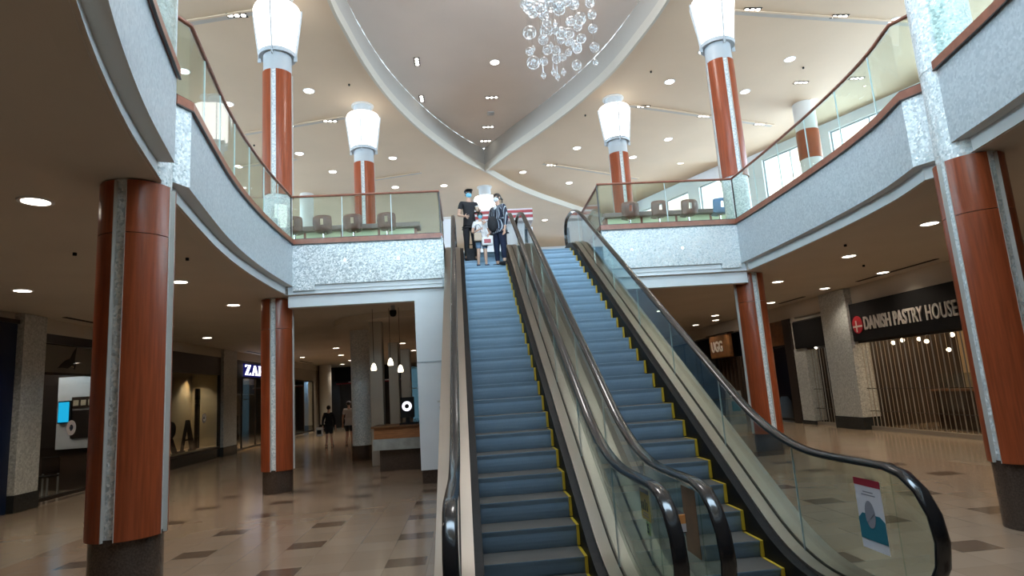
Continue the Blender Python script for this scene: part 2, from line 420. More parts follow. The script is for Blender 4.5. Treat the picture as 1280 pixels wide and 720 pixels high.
# low service bollard box beside the escalator
mb = MB().box(-.62, -.42, 12.35, 12.6, .25, 1.58)
sb = thing('service_cabinet', (-.52, 12.48, 0), 'narrow pale metal cabinet between the white pier and left escalator', 'cabinet')
mb.build('body', 'white', sb, bevel=.005); MB().box(-.64, -.40, 12.33, 12.61, 1.58, 1.62).build('top', 'soffit', sb); MB().box(-.60, -.43, 12.36, 12.59, 0, .25).build('plinth', 'plinth', sb)
MB().box(-.60, -.44, 12.34, 12.35, .9, 1.5).build('panel', 'black', sb)

# ------------------------------------------------------------------ railings
def railing(pl, s, label, seams, ends=(0, 0), group='glass railings along the upper floor', zr=6.03):
    rt = thing('glass_railing', (pl[len(pl) // 2][0], pl[len(pl) // 2][1], ZF), label, 'railing', group)
    # kerb
    n = len(pl); o1 = offset(pl, .035 * s); i1 = offset(pl, -.16 * s)
    mb = MB(); vs = []
    for i in range(n): vs += [(*o1[i], 5.0), (*o1[i], 5.105), (*i1[i], 5.105), (*i1[i], 5.0)]
    fs = [(i * 4 + j, i * 4 + (j + 1) % 4, i * 4 + 4 + (j + 1) % 4, i * 4 + 4 + j) for i in range(n - 1) for j in range(4)] + [(0, 3, 2, 1), (n * 4 - 4, n * 4 - 3, n * 4 - 2, n * 4 - 1)]
    mb.add(vs, fs); mb.build('kerb', 'wood_trim', rt)
    g = offset(pl, -.02 * s)
    MB().sweep([(*p, 5.112) for p in g], [(-.035, -.008), (.035, -.008), (.035, .01), (-.035, .01)]).build('glass_channel', 'dark', rt)
    MB().sweep([(*p, 4.995) for p in offset(pl, .03 * s)], [(-.012, -.008), (.012, -.008), (.012, .006), (-.012, .006)]).build('shadow_line', 'dark', rt)
    # length param
    L_ = [0.]
    for a, b in zip(g, g[1:]): L_.append(L_[-1] + math.dist(a, b))
    def at(t):
        for i in range(len(g) - 1):
            if L_[i + 1] >= t - 1e-9:
                k = (t - L_[i]) / max(1e-9, L_[i + 1] - L_[i]); return (g[i][0] + (g[i + 1][0] - g[i][0]) * k, g[i][1] + (g[i + 1][1] - g[i][1]) * k)
        return g[-1]
    k = max(1, round(L_[-1] / seams)); w = L_[-1] / k
    for j in range(k):
        t0, t1 = j * w + .008, (j + 1) * w - .008
        ts = [t0] + [t for t in L_ if t0 < t < t1] + [t1]
        p = MB().sweep([(*at(t), 5.56) for t in ts], [(-.006, -.45), (.006, -.45), (.006, .455), (-.006, .455)]).build('glass_panel', 'glass', rt)
        q = at(t1 + .008)
        if j < k - 1: MB().box(q[0] - .007, q[0] + .007, q[1] - .007, q[1] + .007, 5.12, 6.01).build('seam', 'seam', rt)
    for e, q in ((ends[0], at(0)), (ends[1], at(L_[-1]))):
        if e: MB().box(q[0] - .012, q[0] + .012, q[1] - .012, q[1] + .012, 5.11, 6.02).build('end_stile', 'dark', rt)
    pts = [(*p, zr + .012) for p in g]
    oval = [(.032 * math.cos(2 * PI * i / 10), .024 * math.sin(2 * PI * i / 10)) for i in range(10)]
    MB().sweep(pts, oval).build('handrail', 'wood_trim', rt, smooth=60)
    return rt
railing(nearL, 1, 'curved glass railing of the upper floor at the near left, above the dark cornice', 1.25, group=None)
railing(nearR, -1, 'curved glass railing of the upper floor at the near right frame edge', 1.25, group=None)
railing(farL[1:], 1, 'long curved glass railing on the left side of the atrium', .95, (1, 1), group=None)
railing(farR[1:], -1, 'long curved glass railing on the right side of the atrium', .95, (1, 1), group=None)
railing([(-3.5, YB), (-.42, YB)], 1, 'straight glass railing with red-brown rail left of the escalators', 1.12, (0, 1), group=None)
railing([(3.02, YB), (6.06, YB)], 1, 'straight glass railing with red-brown rail right of the escalators', 1.5, (1, 0), group=None)
# returns beside the escalators
railing([(-.42, YB + .03), (-.42, 14.9)], 1, 'short glass return railing beside the left escalator head', 2.5, (0, 1), group=None)
railing([(3.08, 14.9), (3.04, YB + .03)], 1, 'short glass return railing beside the right escalator head', 2.5, (1, 0), group=None)

# ------------------------------------------------------------------ upper ceiling, with the pointed coffer
cl = [tuple(p) for p in catmull([(-2.6, 7.5), (-2.78, 10.5), (-2.80, 13.3), (-2.68, 14.6), (-2.47, 16.2), (-2.14, 17.85), (-1.72, 19.3), (-1.13, 20.9), (-.32, 22.65), (.45, 24.0), (1.20, 25.05)], 4)]
cr = [tuple(p) for p in catmull([(5.5, 7.5), (5.62, 10.5), (5.48, 13.5), (5.24, 15.2), (4.81, 17.2), (4.12, 19.1), (3.25, 21.0), (2.21, 23.0), (1.20, 25.05)], 4)]
tail = [tuple(p) for p in catmull([(1.20, 25.05), (2.51, 27.14), (3.9, 28.9), (5.25, 30.35), (7.4, 32.6), (10.5, 35.5)], 4)]
def sheet(mb, ya, yb, fl, fr, z, zr_=None, step=.5):
    y = ya
    while y < yb - 1e-6:
        y2 = min(yb, y + step); mb.add([(fl(y), y, z), (fr(y), y, z), (fr(y2), y2, z), (fl(y2), y2, z)], [(3, 2, 1, 0)]); y = y2
ALL_L = cl + tail[1:]
fL = lambda y: xat(ALL_L, y); fR = lambda y: xat(cr, y)
XW = 19.
mb = MB()
SK = (1.8, 4.6)      # unseen skylight strip, added for daylight above the escalator foot
sheet(mb, 7.5, 35.5, lambda y: -XW, fL, ZU); sheet(mb, 35.5, 52, lambda y: -XW, lambda y: XW, ZU, step=20)
sheet(mb, -12, SK[0], lambda y: -XW, lambda y: XW, ZU, step=20); sheet(mb, SK[1], 7.5, lambda y: -XW, lambda y: XW, ZU, step=20)
sheet(mb, SK[0], SK[1], lambda y: -XW, lambda y: -3.5, ZU, step=20); sheet(mb, SK[0], SK[1], lambda y: 6.2, lambda y: XW, ZU, step=20)
struct(mb, 'ceiling', 'ceil_up', loc=(0, 0, ZU))
ZR = ZU + .22
mb = MB()
sheet(mb, 7.5, 25.05, fR, lambda y: XW, ZU); sheet(mb, 25.05, 35.5, lambda y: xat(tail, y), lambda y: XW, ZR)
mb.add([(1.2, 25.05, ZU), (XW, 25.05, ZU), (XW, 25.05, ZR), (1.2, 25.05, ZR)], [(0, 1, 2, 3)])
struct(mb, 'ceiling', 'ceil_up', loc=(0, 0, ZU))
# coffer top and side walls, with lips
ZK = 12.1
mb = MB(); sheet(mb, 7.5, 25.0, lambda y: xat(cl, y), fR, ZK)
struct(mb, 'ceiling', 'ceil_coffer', loc=(0, 0, ZK))
def ribbon(pl, z0, z1, mb, flip=False):
    for a, b in zip(pl, pl[1:]): mb.add([(*a, z0), (*b, z0), (*b, z1), (*a, z1)], [(0, 1, 2, 3) if flip else (3, 2, 1, 0)])
mb = MB(); ribbon(cl, ZU, ZK, mb); ribbon(cr, ZU, ZK, mb, True); mb.add([(-2.6, 7.5, ZU), (5.5, 7.5, ZU), (5.5, 7.5, ZK), (-2.6, 7.5, ZK)], [(0, 1, 2, 3)])
struct(mb, 'trim_%d' % tn[0], 'coffer_wall'); tn[0] += 1
for pl in (ALL_L, cr):
    mb = MB().sweep([(*p, ZU) for p in pl], [(-.04, -.05), (.04, -.05), (.04, .26), (-.04, .26)])
    struct(mb, 'trim_%d' % tn[0], 'lip'); tn[0] += 1
# added skylight: frame with bars
mb = MB()
for x in [-3.5 + 9.7 * i / 6 for i in range(7)]: mb.box(x - .05, x + .05, SK[0], SK[1], ZU, ZU + .25)
for y in SK: mb.box(-3.55, 6.25, y - .06, y + .06, ZU, ZU + .25)
w = struct(mb, 'window_1', 'grey_metal')
MB().box(-3.5, 6.2, SK[0], SK[1], ZU + .12, ZU + .13).build('pane', 'sky_window', w)

# ------------------------------------------------------------------ upper perimeter walls with windows
def window_wall(a, b, name, wins, z0=ZF, z1=ZU + .3, zs=8.2, zt=10.25, wn=[2]):
    """wall from a to b with window openings given by fractions; real frames and panes"""
    A, B = Vector((*a, 0)), Vector((*b, 0)); t = (B - A); L0 = t.length; t.normalize(); nrm = Vector((-t.y, t.x, 0))
    def bx(mb, u0, u1, z0, z1, d0=0, d1=.25):
        vs = [tuple(A + t * u + nrm * d + Vector((0, 0, z))) for z in (z0, z1) for d in (d0, d1) for u in (u0, u1)]
        mb.add(vs, [(0, 2, 3, 1), (4, 5, 7, 6), (0, 1, 5, 4), (2, 6, 7, 3), (0, 4, 6, 2), (1, 3, 7, 5)])
    mb = MB(); u = 0
    bx(mb, 0, L0, z0, zs); bx(mb, 0, L0, zt, z1)
    for u0, u1 in wins: bx(mb, u, u0, zs, zt); u = u1
    bx(mb, u, L0, zs, zt)
    struct(mb, name, 'white')
    for u0, u1 in wins:
        f = MB()
        for q in ((u0, u0 + .06), (u1 - .06, u1), ((u0 + u1) / 2 - .02, (u0 + u1) / 2 + .02)): bx(f, *q, zs, zt, .10, .16)
        for q in ((zs, zs + .06), (zt - .06, zt)): bx(f, u0, u1, *q, .10, .16)
        w = struct(f, 'window_%d' % wn[0], 'grey_metal'); wn[0] += 1
        p = MB(); bx(p, u0 + .05, u1 - .05, zs + .05, zt - .05, .12, .13); p.build('pane', 'sky_window', w)
    return wn
window_wall((9.2, 32.2), (15.9, 18), 'wall_right', [(.8, 4.7), (5.4, 8.2), (9.0, 11.6), (12.1, 15.1)], zs=7.4, zt=10.72)
window_wall((9.2, 40), (9.2, 32.2), 'wall_right', [])
window_wall((15.9, 18), (18.5, 4), 'wall_right', [(1.2, 4.5), (5.6, 9.0), (10., 13.4)], zs=7.4)
window_wall((18.5, 4), (18.5, -12), 'wall_right', [])
window_wall((-13.6, 18), (-8.4, 40), 'wall_left', [(2.2, 5.3), (6.2, 9.4), (10.4, 13.6), (14.4, 17.8)], zs=7.4)
window_wall((-16.5, 4), (-13.6, 18), 'wall_left', [(1.2, 4.5), (5.6, 9.0), (10., 13.4)], zs=7.4)
window_wall((-16.5, -12), (-16.5, 4), 'wall_left', [])
window_wall((-8.4, 40), (9.2, 40), 'wall_back', [(1., 4.), (5., 8.6), (9.6, 13.), (14., 17.6)], zs=7.4)
window_wall((18.5, -12), (-16.5, -12), 'wall_front', [(2 + 4.2 * i, 5.6 + 4.2 * i) for i in range(8)], zs=6.0, zt=10.8)

# ------------------------------------------------------------------ columns
def panels(root, x, y, r, z0, z1, joint=None, mat='wood'):
    """four bowed wood panels with mosaic strips between, facing the axes"""
    g = R(9.5)
    for k in range(4):
        a0 = -PI / 2 + k * PI / 2 + g; a1 = a0 + PI / 2 - 2 * g
        mb = MB()
        if joint: mb.arc_shell(x, y, r - .05, r, z0, joint - .004, a0, a1); mb.arc_shell(x, y, r - .05, r, joint + .004, z1, a0, a1)
        else: mb.arc_shell(x, y, r - .05, r, z0, z1, a0, a1)
        p = mb.build('wood_panel', mat, root, smooth=40)
        e = MB()
        for a in (a0, a1):
            c, s = math.cos(a), math.sin(a); c2, s2 = math.cos(a + .03), math.sin(a + .03); 
            q = [(x + rr * math.cos(aa), y + rr * math.sin(aa), z0) for rr, aa in ((r - .05, a - .011), (r + .003, a - .011), (r + .003, a + .011), (r - .05, a + .011))]
            e.poly(q, (0, 0, z1 - z0))
        e.build('edge_strip', 'letter', p)
def lower_column(x, y, label, zt=ZC, zw=3.93, plinth=.5, r=.325, joint=3.3):
    c = thing('column', (x, y, 0), label, 'column')
    MB().lathe([(r - .03, 0), (r - .03, plinth)], x, y, 40).build('plinth', 'plinth', c, smooth=40)
    MB().lathe([(r - .04, plinth), (r - .04, zt)], x, y, 40).build('mosaic_shaft', 'mosaic', c, smooth=40)
    panels(c, x, y, r, plinth - .02, zw, joint)
    return c
lower_column(-3.15, 6.02, 'nearest left wood-clad column with pale mosaic strips on brown plinth', zt=6.2, plinth=.70, joint=3.42)
lower_column(5.74, 6.16, 'nearest right wood-clad column with pale mosaic strips below the balcony', zt=6.2, plinth=.68, joint=3.3, r=.33)
lower_column(-3.97, 13.15, 'slimmer wood-clad column on the lower floor at the far left balcony corner', plinth=.46)
lower_column(6.42, 13.15, 'wood-clad column on the lower floor behind the right escalator', plinth=.46)

def upper_column(x, y, label, r=.325, lit=2.6, zw=9.12, joint=None, ztop=ZU):
    c = thing('lamp_column', (x, y, ZF + .05), label, 'column')
    zb = 6.22
    MB().lathe([(r - .03, ZF + .05), (r - .03, zw + .44)], x, y, 40).build('mosaic_shaft', 'mosaic', c, smooth=40)
    panels(c, x, y, r, zb, zw)
    MB().lathe([(r - .02, zw), (r - .02, zw + .42)], x, y, 40).build('collar', 'grey_metal', c, smooth=40)
    z0, z1 = zw + .42, zw + 1.66
    MB().lathe([(r - .045, z1 - .02), (r - .045, ztop)], x, y, 40).build('neck', 'grey_metal', c, smooth=40)
    MB().lathe([(r + .03, ztop - .03), (r + .03, ztop)], x, y, 40).build('ceiling_ring', 'soffit', c, smooth=40)
    s = thing_part('lamp_shade', c, x, y, z0, z1, r)
    return c
def thing_part(name, c, x, y, z0, z1, r):
    rb, rt_, rs = r + .055, r + .205, r + .17
    zs = z1 - .12
    s = MB()
    # tapered drum with rounded shoulder, in four panels; a dimmer one faces the left
    for k in range(4):
        a0 = -PI / 2 + k * PI / 2 + .02; a1 = a0 + PI / 2 - .04
        prof = [(rb, z0 + .05), (rb + (rt_ - rb) * .5, (z0 + zs) / 2), (rt_, zs), (rs, z1 - .03), (r - .03, z1)]
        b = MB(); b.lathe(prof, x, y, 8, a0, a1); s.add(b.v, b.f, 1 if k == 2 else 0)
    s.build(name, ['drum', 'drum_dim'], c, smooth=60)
    b = MB().lathe([(r - .02, z0 + .02), (rb + .02, z0 - .01), (rb + .035, z0 + .07), (rb + .01, z0 + .09), (r - .02, z0 + .09)], x, y, 40)
    b.build('lamp_ring', 'grey_metal', c, smooth=50)
    for k in range(4):
        a = -PI / 2 + k * PI / 2; ca, sa = math.cos(a), math.sin(a); tx, ty = -sa * .012, ca * .012
        pr_ = [(rb - .02, z0 - .10), (rb + .06, z0 - .10), (rb + .055, z0 + .05), (rt_ + .035, zs), (rt_ + .02, zs + .05), (rt_ - .02, zs), (rb, z0 + .05)]
        MB().poly([(x + q * ca - tx, y + q * sa - ty, z) for q, z in pr_], (2 * tx, 2 * ty, 0)).build('fin', 'grey_metal', c)
upper_column(-3.95, 13.15, 'lamp-topped wood column on the upper floor at the left balcony corner')
upper_column(6.42, 13.15, 'lamp-topped wood column on the upper floor at the right balcony corner')
upper_column(-2.95, 18.75, 'lamp-topped wood column standing behind the left row of bar seats')
upper_column(5.32, 18.75, 'lamp-topped wood column standing behind the right row of bar seats')
upper_column(1.22, 27.2, 'distant glowing lamp column seen behind the three people', zw=8.95)
upper_column(-3.15, 6.02, 'lamp-topped upper column at the near left railing, mosaic up to rail height')
upper_column(5.74, 6.16, 'lamp-topped upper column at the near right railing, mosaic up to rail height')
c = thing('column', (12.45, 19.6, ZF), 'pale round column with short wood cladding in front of the bright right windows', 'column')
MB().lathe([(.36, ZF + .05), (.36, ZU)], 12.45, 19.6, 32).build('shaft', 'soffit', c, smooth=40)
MB().lathe([(.38, 9.0), (.38, 10.05)], 12.45, 19.6, 32).build('wood_panel', 'wood', c, smooth=40)
c = thing('column', (-4.4, 27.2, ZF), 'pale round column far left beyond the upper seating', 'column')
MB().lathe([(.30, ZF + .05), (.30, ZU)], -6.9, 27.2, 32).build('shaft', 'soffit', c, smooth=40)

# ------------------------------------------------------------------ escalators
SL = math.tan(R(30)); Y0, Z0, RUN = 5.70, .22, .3464
def smin(a, b, k): h = max(k - abs(a - b), 0) / k; return min(a, b) - h * h * k / 4
def smax(a, b, k): return -smin(-a, -b, k)
def zl(y): return smin(smax(Z0 + (y - Y0) * SL, 0., .28), ZF + .05, .28)
def zr(y): return smin(smax(Z0 + .92 + (y - Y0) * SL, 1.06, .45), ZF + 1.06, .45)
YS, YE = 4.08, 15.3
ys = [YS + (YE - YS) * i / 90 for i in range(91)]
def strip(mb, x0, x1, yy, f0, f1, mi=0):
    """closed bar between lines f0(y) and f1(y)"""
    vs = []
    for y in yy: vs += [(x0, y, f0(y)), (x1, y, f0(y)), (x1, y, f1(y)), (x0, y, f1(y))]
    n = len(yy); fs = [(i * 4 + j, i * 4 + (j + 1) % 4, i * 4 + 4 + (j + 1) % 4, i * 4 + 4 + j) for i in range(n - 1) for j in range(4)] + [(0, 3, 2, 1), (n * 4 - 4, n * 4 - 3, n * 4 - 2, n * 4 - 1)]
    return mb.add(vs, fs, mi)
def rail_path(x):
    zb, zt = 1.06, ZF + 1.06; rr = .40; pts = []
    yb, yt = YS + .02, YE + .02
    for k in range(9): a = -PI / 2 - PI * k / 8; pts.append((x, yb - rr * math.sin(PI * k / 8), zb - rr - rr * math.cos(PI * k / 8)))
    for y in [yb + (yt - yb) * i / 110 for i in range(1, 110)]: pts.append((x, y, zr(y)))
    for k in range(9): pts.append((x, yt + rr * math.sin(PI * k / 8), zt - rr + rr * math.cos(PI * k / 8)))
    return pts
def escalator(cx, label, outer):
    """outer: widths of the outer deck on the -x and +x sides"""
    e = thing('escalator', (cx, Y0, 0), label, 'escalator')
    # steps
    first = None
    W = .462
    for k in range(-5, 29):
        y = Y0 + RUN * k; z = zl(y + .02); zn = zl(y - RUN + .02)
        if z < .005: z = .0
        rise = max(.012, z - zn)
        mb = MB(); prof = [(y + .0, z), (y + .001, z - .010)] 
        for j in range(1, 7): t = j / 6; prof.append((y + .012 + .05 * t * t, z - .012 - (rise + .03) * t))
        prof += [(y + RUN + .04, z - rise * .6 - .045), (y + RUN + .04, z)]
        x0, x1 = cx - W, cx + W
        n = len(prof); vs = [(x0, *p) for p in prof] + [(x1, *p) for p in prof]
        for i in range(n):
            j = (i + 1) % n; mb.add([vs[i], vs[j], vs[n + j], vs[n + i]], [(0, 1, 2, 3)], 1 if i == n - 1 else 0)
        mb.add(vs, [tuple(range(n)), tuple(reversed(range(n, 2 * n)))])
        st = mb.build('step', ['step', 'tread'], e)
        if 0 < z < ZF + .04:
            ym = MB()
            xa, xb = x1 - .026, x1 + .001
            ym.poly([(xa, y - .008, z + .003), (xa, y - .008, z - rise * .92), (xa, y + .02, z - rise * .92), (xa, y + .02, z - .004), (xa, y + RUN + .02, z - .004), (xa, y + RUN + .02, z + .003)], (xb - xa, 0, 0))
            ym.build('yellow_edge', 'yellow', st)
    yy = [y for y in ys if 4.3 < y < 15.2]
    for s in (-1, 1):
        ow = outer[0 if s < 0 else 1]
        a, b = sorted((cx + s * .466, cx + s * .485)); strip(MB(), a, b, yy, lambda y: zl(y) - .30, lambda y: zl(y) + .10).build('skirt_panel', 'skirt', e)
        a, b = sorted((cx + s * .466, cx + s * .545)); strip(MB(), a, b, yy, lambda y: zl(y) + .10, lambda y: zl(y) + .125).build('skirt_cap', 'skirt', e)
        a, b = sorted((cx + s * .545, cx + s * .655)); strip(MB(), a, b, ys, lambda y: zl(y) - .1, lambda y: zl(y) + .155).build('inner_deck', 'steel', e, smooth=30)
        a, b = sorted((cx + s * .655, cx + s * .685)); strip(MB(), a, b, ys, lambda y: zl(y) + .0, lambda y: zl(y) + .135).build('glass_channel', 'dark', e)
        a, b = sorted((cx + s * .685, cx + s * (.685 + ow))); strip(MB(), a, b, ys, lambda y: zl(y) - .12, lambda y: zl(y) + .16).build('outer_deck', 'steel', e, smooth=30)
        # glass, in sheets
        x = cx + s * .67; cuts = [YS] + [5.35 + 1.42 * i for i in range(7)] + [YE]
        for j, (c0, c1) in enumerate(zip(cuts, cuts[1:])):
            seg = [c0 + .006 + (c1 - c0 - .012) * i / 12 for i in range(13)]
            mb = MB(); strip(mb, x - .006, x + .006, seg, lambda y: zl(y) + .13, lambda y: zr(y) - .03)
            if j == 0 or j == len(cuts) - 2:   # rounded newel ends
                yc, zc, sg = (YS, .66, -1) if j == 0 else (YE, ZF + .66, 1)
                pts = [(x - .006, yc + sg * .38 * math.sin(PI * i / 12), zc - .38 * math.cos(PI * i / 12)) for i in range(13)]
                pts = [(x - .006, yc, zc - .50)] + [(x - .006, yc + sg * .2, zc - .47)] + pts[1:]
                mb.poly(pts, (.012, 0, 0))
            mb.build('glass_panel', 'glass_esc', e)
            if 0 < j: MB().add([(x - .007, c0 - .003, zl(c0) + .14), (x + .007, c0 - .003, zl(c0) + .14), (x + .007, c0 + .003, zl(c0) + .14), (x - .007, c0 + .003, zl(c0) + .14),
                                 (x - .007, c0 - .003, zr(c0) - .03), (x + .007, c0 - .003, zr(c0) - .03), (x + .007, c0 + .003, zr(c0) - .03), (x - .007, c0 + .003, zr(c0) - .03)],
                                [(0, 3, 2, 1), (4, 5, 6, 7), (0, 1, 5, 4), (1, 2, 6, 5), (2, 3, 7, 6), (3, 0, 4, 7)]).build('seam', 'seam', e)
        # newel base covers
        for yc, zb in ((YS, 0.), (YE, ZF + .05)):
            MB().box(cx + s * .60 - .11, cx + s * .60 + .11, yc - .45 if yc == YS else yc - .05, yc + .05 if yc == YS else yc + .45, zb, zb + .165).build('newel_base', 'steel', e, bevel=.03)
        sec = [(-.042, -.018), (.042, -.018), (.048, -.004), (.044, .014), (.025, .024), (-.025, .024), (-.044, .014), (-.048, -.004)]
        # handrail swept in the vertical plane: explicit frame
        P = rail_path(x); vs = []; m = len(sec)
        for i, p in enumerate(P):
            a_, b_ = Vector(P[max(i - 1, 0)]), Vector(P[min(i + 1, len(P) - 1)]); t = (b_ - a_).normalized(); nrm = Vector((0, -t.z, t.y))
            vs += [(p[0] + q, p[1] + nrm.y * w, p[2] + nrm.z * w) for q, w in sec]
        fs = [(i * m + j, i * m + (j + 1) % m, (i + 1) * m + (j + 1) % m, (i + 1) * m + j) for i in range(len(P) - 1) for j in range(m)]
        fs = [f[::-1] for f in fs] + [tuple(range(m)), tuple(reversed(range(len(P) * m - m, len(P) * m)))]
        MB().add(vs, fs).build('handrail', 'rubber', e, smooth=60)
    # truss
    yt = [y for y in ys if y > 4.2]
    xa, xb = cx - .685 - outer[0], cx + .685 + outer[1]
    vs = []; mb = MB()
    low = lambda y: max(-.05, zl(y) - 1.05)
    for q0, q1 in ((xa, xa + .03), (xb - .03, xb)): strip(mb, q0, q1, yt, low, lambda y: zl(y) + .15)
    strip(mb, xa, xb, [y for y in yt if y > 6.2], lambda y: low(y) - .0, lambda y: low(y) + .03)
    mb.build('truss_cladding', 'grey_metal', e)
    MB().box(cx - .50, cx + .50, 3.75, 4.35, 0, .012).build('landing_plate', 'steel', e)
    MB().box(cx - .50, cx + .50, 15.2, 16.1, ZF + .05, ZF + .062).build('landing_plate', 'steel', e)
    return e
CL, CR = .51, 2.135
e1 = escalator(CL, 'left escalator, carrying three people at its top', (.20, .126))
e2 = escalator(CR, 'right escalator, empty, climbing beside the right balcony', (.126, .20))
# traffic light / comb box between the newels
cb = thing('key_box', (1.34, 4.05, .55), 'small black box with an orange label between the two escalator handrails', 'box')
MB().box(1.245, 1.325, 3.957, 4.12, .78, .90).build('body', 'black', cb, bevel=.01)
MB().box(1.262, 1.318, 3.952, 3.958, .84, .895).build('label', 'paper_orange', cb); MB().box(1.262, 1.318, 3.952, 3.958, .79, .84).build('label', 'paper', cb)

# ------------------------------------------------------------------ stickers and posters on the balustrades
def card(y0, z0, y1, z1, y2, z2, y3, z3, x, th=.002):
    return [(x, y0, z0), (x, y1, z1), (x, y2, z2), (x, y3, z3)], (th, 0, 0)
def on_yz(mb, pts, x, th, mi=0): mb.poly([(x, y, z) for y, z in pts], (th, 0, 0), mi)
s = thing('warning_sticker', (1.183, 4.25, .8), 'yellow escalator warning sticker on the glass at the foot of the left escalator', 'sticker')
mb = MB(); on_yz(mb, [(4.47, .79), (4.25, .79), (4.25, 1.00), (4.47, 1.00)], 1.178, .002); mb.build('sheet', 'paper_yellow', s)
mb = MB(); on_yz(mb, [(4.47, .972), (4.25, .972), (4.25, 1.00), (4.47, 1.00)], 1.176, .002); mb.build('header', 'grey_print', s)
for yy, hh in ((4.44, .035), (4.395, .04), (4.35, .06), (4.305, .045)):   # small people pictograms
    mb = MB().ball((1.176, yy, .862 + hh), .011, 8, 6, sc_=(.2, 1, 1)); on_yz(mb, [(yy + .014, .855), (yy - .014, .855), (yy - .009, .853 + hh), (yy + .009, .853 + hh)], 1.176, .001); mb.build('pictogram', 'black', s)
mb = MB(); on_yz(mb, [(4.43, .815), (4.29, .815), (4.29, .822), (4.43, .822)], 1.1765, .001); on_yz(mb, [(4.42, .832), (4.30, .832), (4.30, .839), (4.42, .839)], 1.1765, .001); mb.build('text_line', 'grey_print', s)

def text_mb(txt, size, org, ux, uy, un, depth=.02, xs=1., bold=0., space=1.):
    cu = bpy.data.curves.new('txt', 'FONT'); cu.body = txt; cu.size = 1.; cu.extrude = .5; cu.offset = bold; cu.space_character = space; cu.resolution_u = 3
    o = bpy.data.objects.new('txt', cu); COL.objects.link(o); bpy.context.view_layer.update()
    me = bpy.data.meshes.new_from_object(o.evaluated_get(bpy.context.evaluated_depsgraph_get()))
    bpy.data.objects.remove(o); mb = MB(); O, ux, uy, un = map(Vector, (org, ux, uy, un))
    mb.add([tuple(O + ux * (v.co.x * size * xs) + uy * (v.co.y * size) + un * ((v.co.z + .5) * depth)) for v in me.vertices], [tuple(p.vertices) for p in me.polygons])
    bpy.data.meshes.remove(me); return mb
s = thing('number_sticker', (1.178, 4.19, .7), 'small pale green sticker with the number 5 beneath the yellow sticker', 'sticker')
mb = MB(); on_yz(mb, [(4.37, .70), (4.28, .70), (4.28, .785), (4.37, .785)], 1.178, .002); mb.build('sheet', 'paper_lime', s)
text_mb('5', .085, (1.176, 4.352, .712), (0, -1, 0), (0, 0, 1), (-1, 0, 0), .001, bold=.03).build('digit', 'black', s)
s = thing('poster', (2.795, 4.35, .45), 'white and teal safety poster with red header on the right escalator glass', 'poster')
def sheetq(y0, y1, z0, z1, x, mat, nm):
    mb = MB(); on_yz(mb, [(y0, z0), (y1, z0), (y1, z1), (y0, z1)], x, .002); return mb.build(nm, mat, s)
sheetq(4.49, 4.20, .455, .945, 2.796, 'paper', 'sheet')
sheetq(4.49, 4.20, .895, .945, 2.794, 'paper_red', 'header')
mb = MB(); on_yz(mb, [(4.49, .52), (4.20, .52), (4.20, .67), (4.25, .70), (4.44, .70), (4.49, .66)], 2.794, .002); mb.build('figure_jacket', 'paper_teal', s)
mb = MB(); on_yz(mb, [(4.35 + .055 * math.cos(a), .70 + .095 * math.sin(a)) for a in [2 * PI * i / 20 for i in range(20)]], 2.792, .002); mb.build('figure_head', 'grey_print', s)
mb = MB(); on_yz(mb, [(4.40, .655), (4.385, .64), (4.30, .715), (4.31, .735)], 2.790, .002); on_yz(mb, [(4.42, .83), (4.27, .83), (4.27, .838), (4.42, .838)], 2.7945, .001); on_yz(mb, [(4.40, .85), (4.29, .85), (4.29, .858), (4.40, .858)], 2.7945, .001)
mb.build('print_lines', 'grey_print', s)
s = thing('notice_plate', (1.46, 4.27, .55), 'dark brown notice plate seen through the glass of the right escalator', 'sign')
mb = MB(); on_yz(mb, [(4.40, .56), (4.14, .56), (4.14, 1.0), (4.40, 1.0)], 1.458, .004); mb.build('plate', 'bronze', s)

# ------------------------------------------------------------------ lower level: left side
def wallbox(name, mat, *a): return struct(MB().box(*a), name, mat)
wallbox('wall_left', 'wall', WL - .3, WL, -12, 9.0, 0, ZC)
wallbox('wall_left', 'ceil_low', WL - .3, WL + .02, 9.0, 42, 3.63, ZC)
wallbox('wall_left', 'wall', WL - .3, WL - .0, 16.3, 16.8, 0, 3.63)
wallbox('wall_left', 'dark', WL - .3, WL + .01, 16.8, 23.6, 3.04, 3.63)
wallbox('wall_left', 'dark', WL - .3, WL + .01, 13.72, 16.3, 3.50, 3.70)
wallbox('wall_left', 'mosaic_grey', WL - .25, WL + .22, 13.05, 13.72, .34, ZC - .02)
wallbox('baseboard_left', 'plinth_dark', WL - .25, WL + .24, 13.03, 13.74, 0, .34)
wallbox('wall_left', 'mosaic_grey', WL - .25, WL + .12, 23.6, 24.9, .34, ZC - .02)
wallbox('baseboard_left', 'plinth_dark', WL - .25, WL + .14, 23.58, 24.92, 0, .34)
wallbox('wall_left', 'wall', WL - .3, WL, 31.0, 33.0, 0, 3.63)
wallbox('wall_left', 'wall', WL - .3, WL, 33.0, 42.0, 3.0, 3.63)
wallbox('wall_left', 'wall', WL - .3, WL, 37.3, 39.2, 0, 3.0)
wallbox('wall_left', 'dark', WL - .3, WL, 24.9, 31.0, 3.52, 3.63)
wallbox('wall_left', 'wall', -13.6, -13.4, -12, 48, 0, ZC)
wallbox('wall_back', 'dark', -14, -3.95, 42, 42.3, 0, ZC)
wallbox('wall_back', 'wall', -3.3, 16, 42, 42.3, 0, ZC)
wallbox('wall_back', 'wall', -3.95, -3.3, 42, 42.3, 3.7, ZC)
w = struct(MB().box(-3.95, -3.90, 42, 42.1, 0, 3.7).box(-3.35, -3.3, 42, 42.1, 0, 3.7).box(-3.95, -3.3, 42, 42.1, 2.2, 2.26), 'window_60', 'grey_metal')
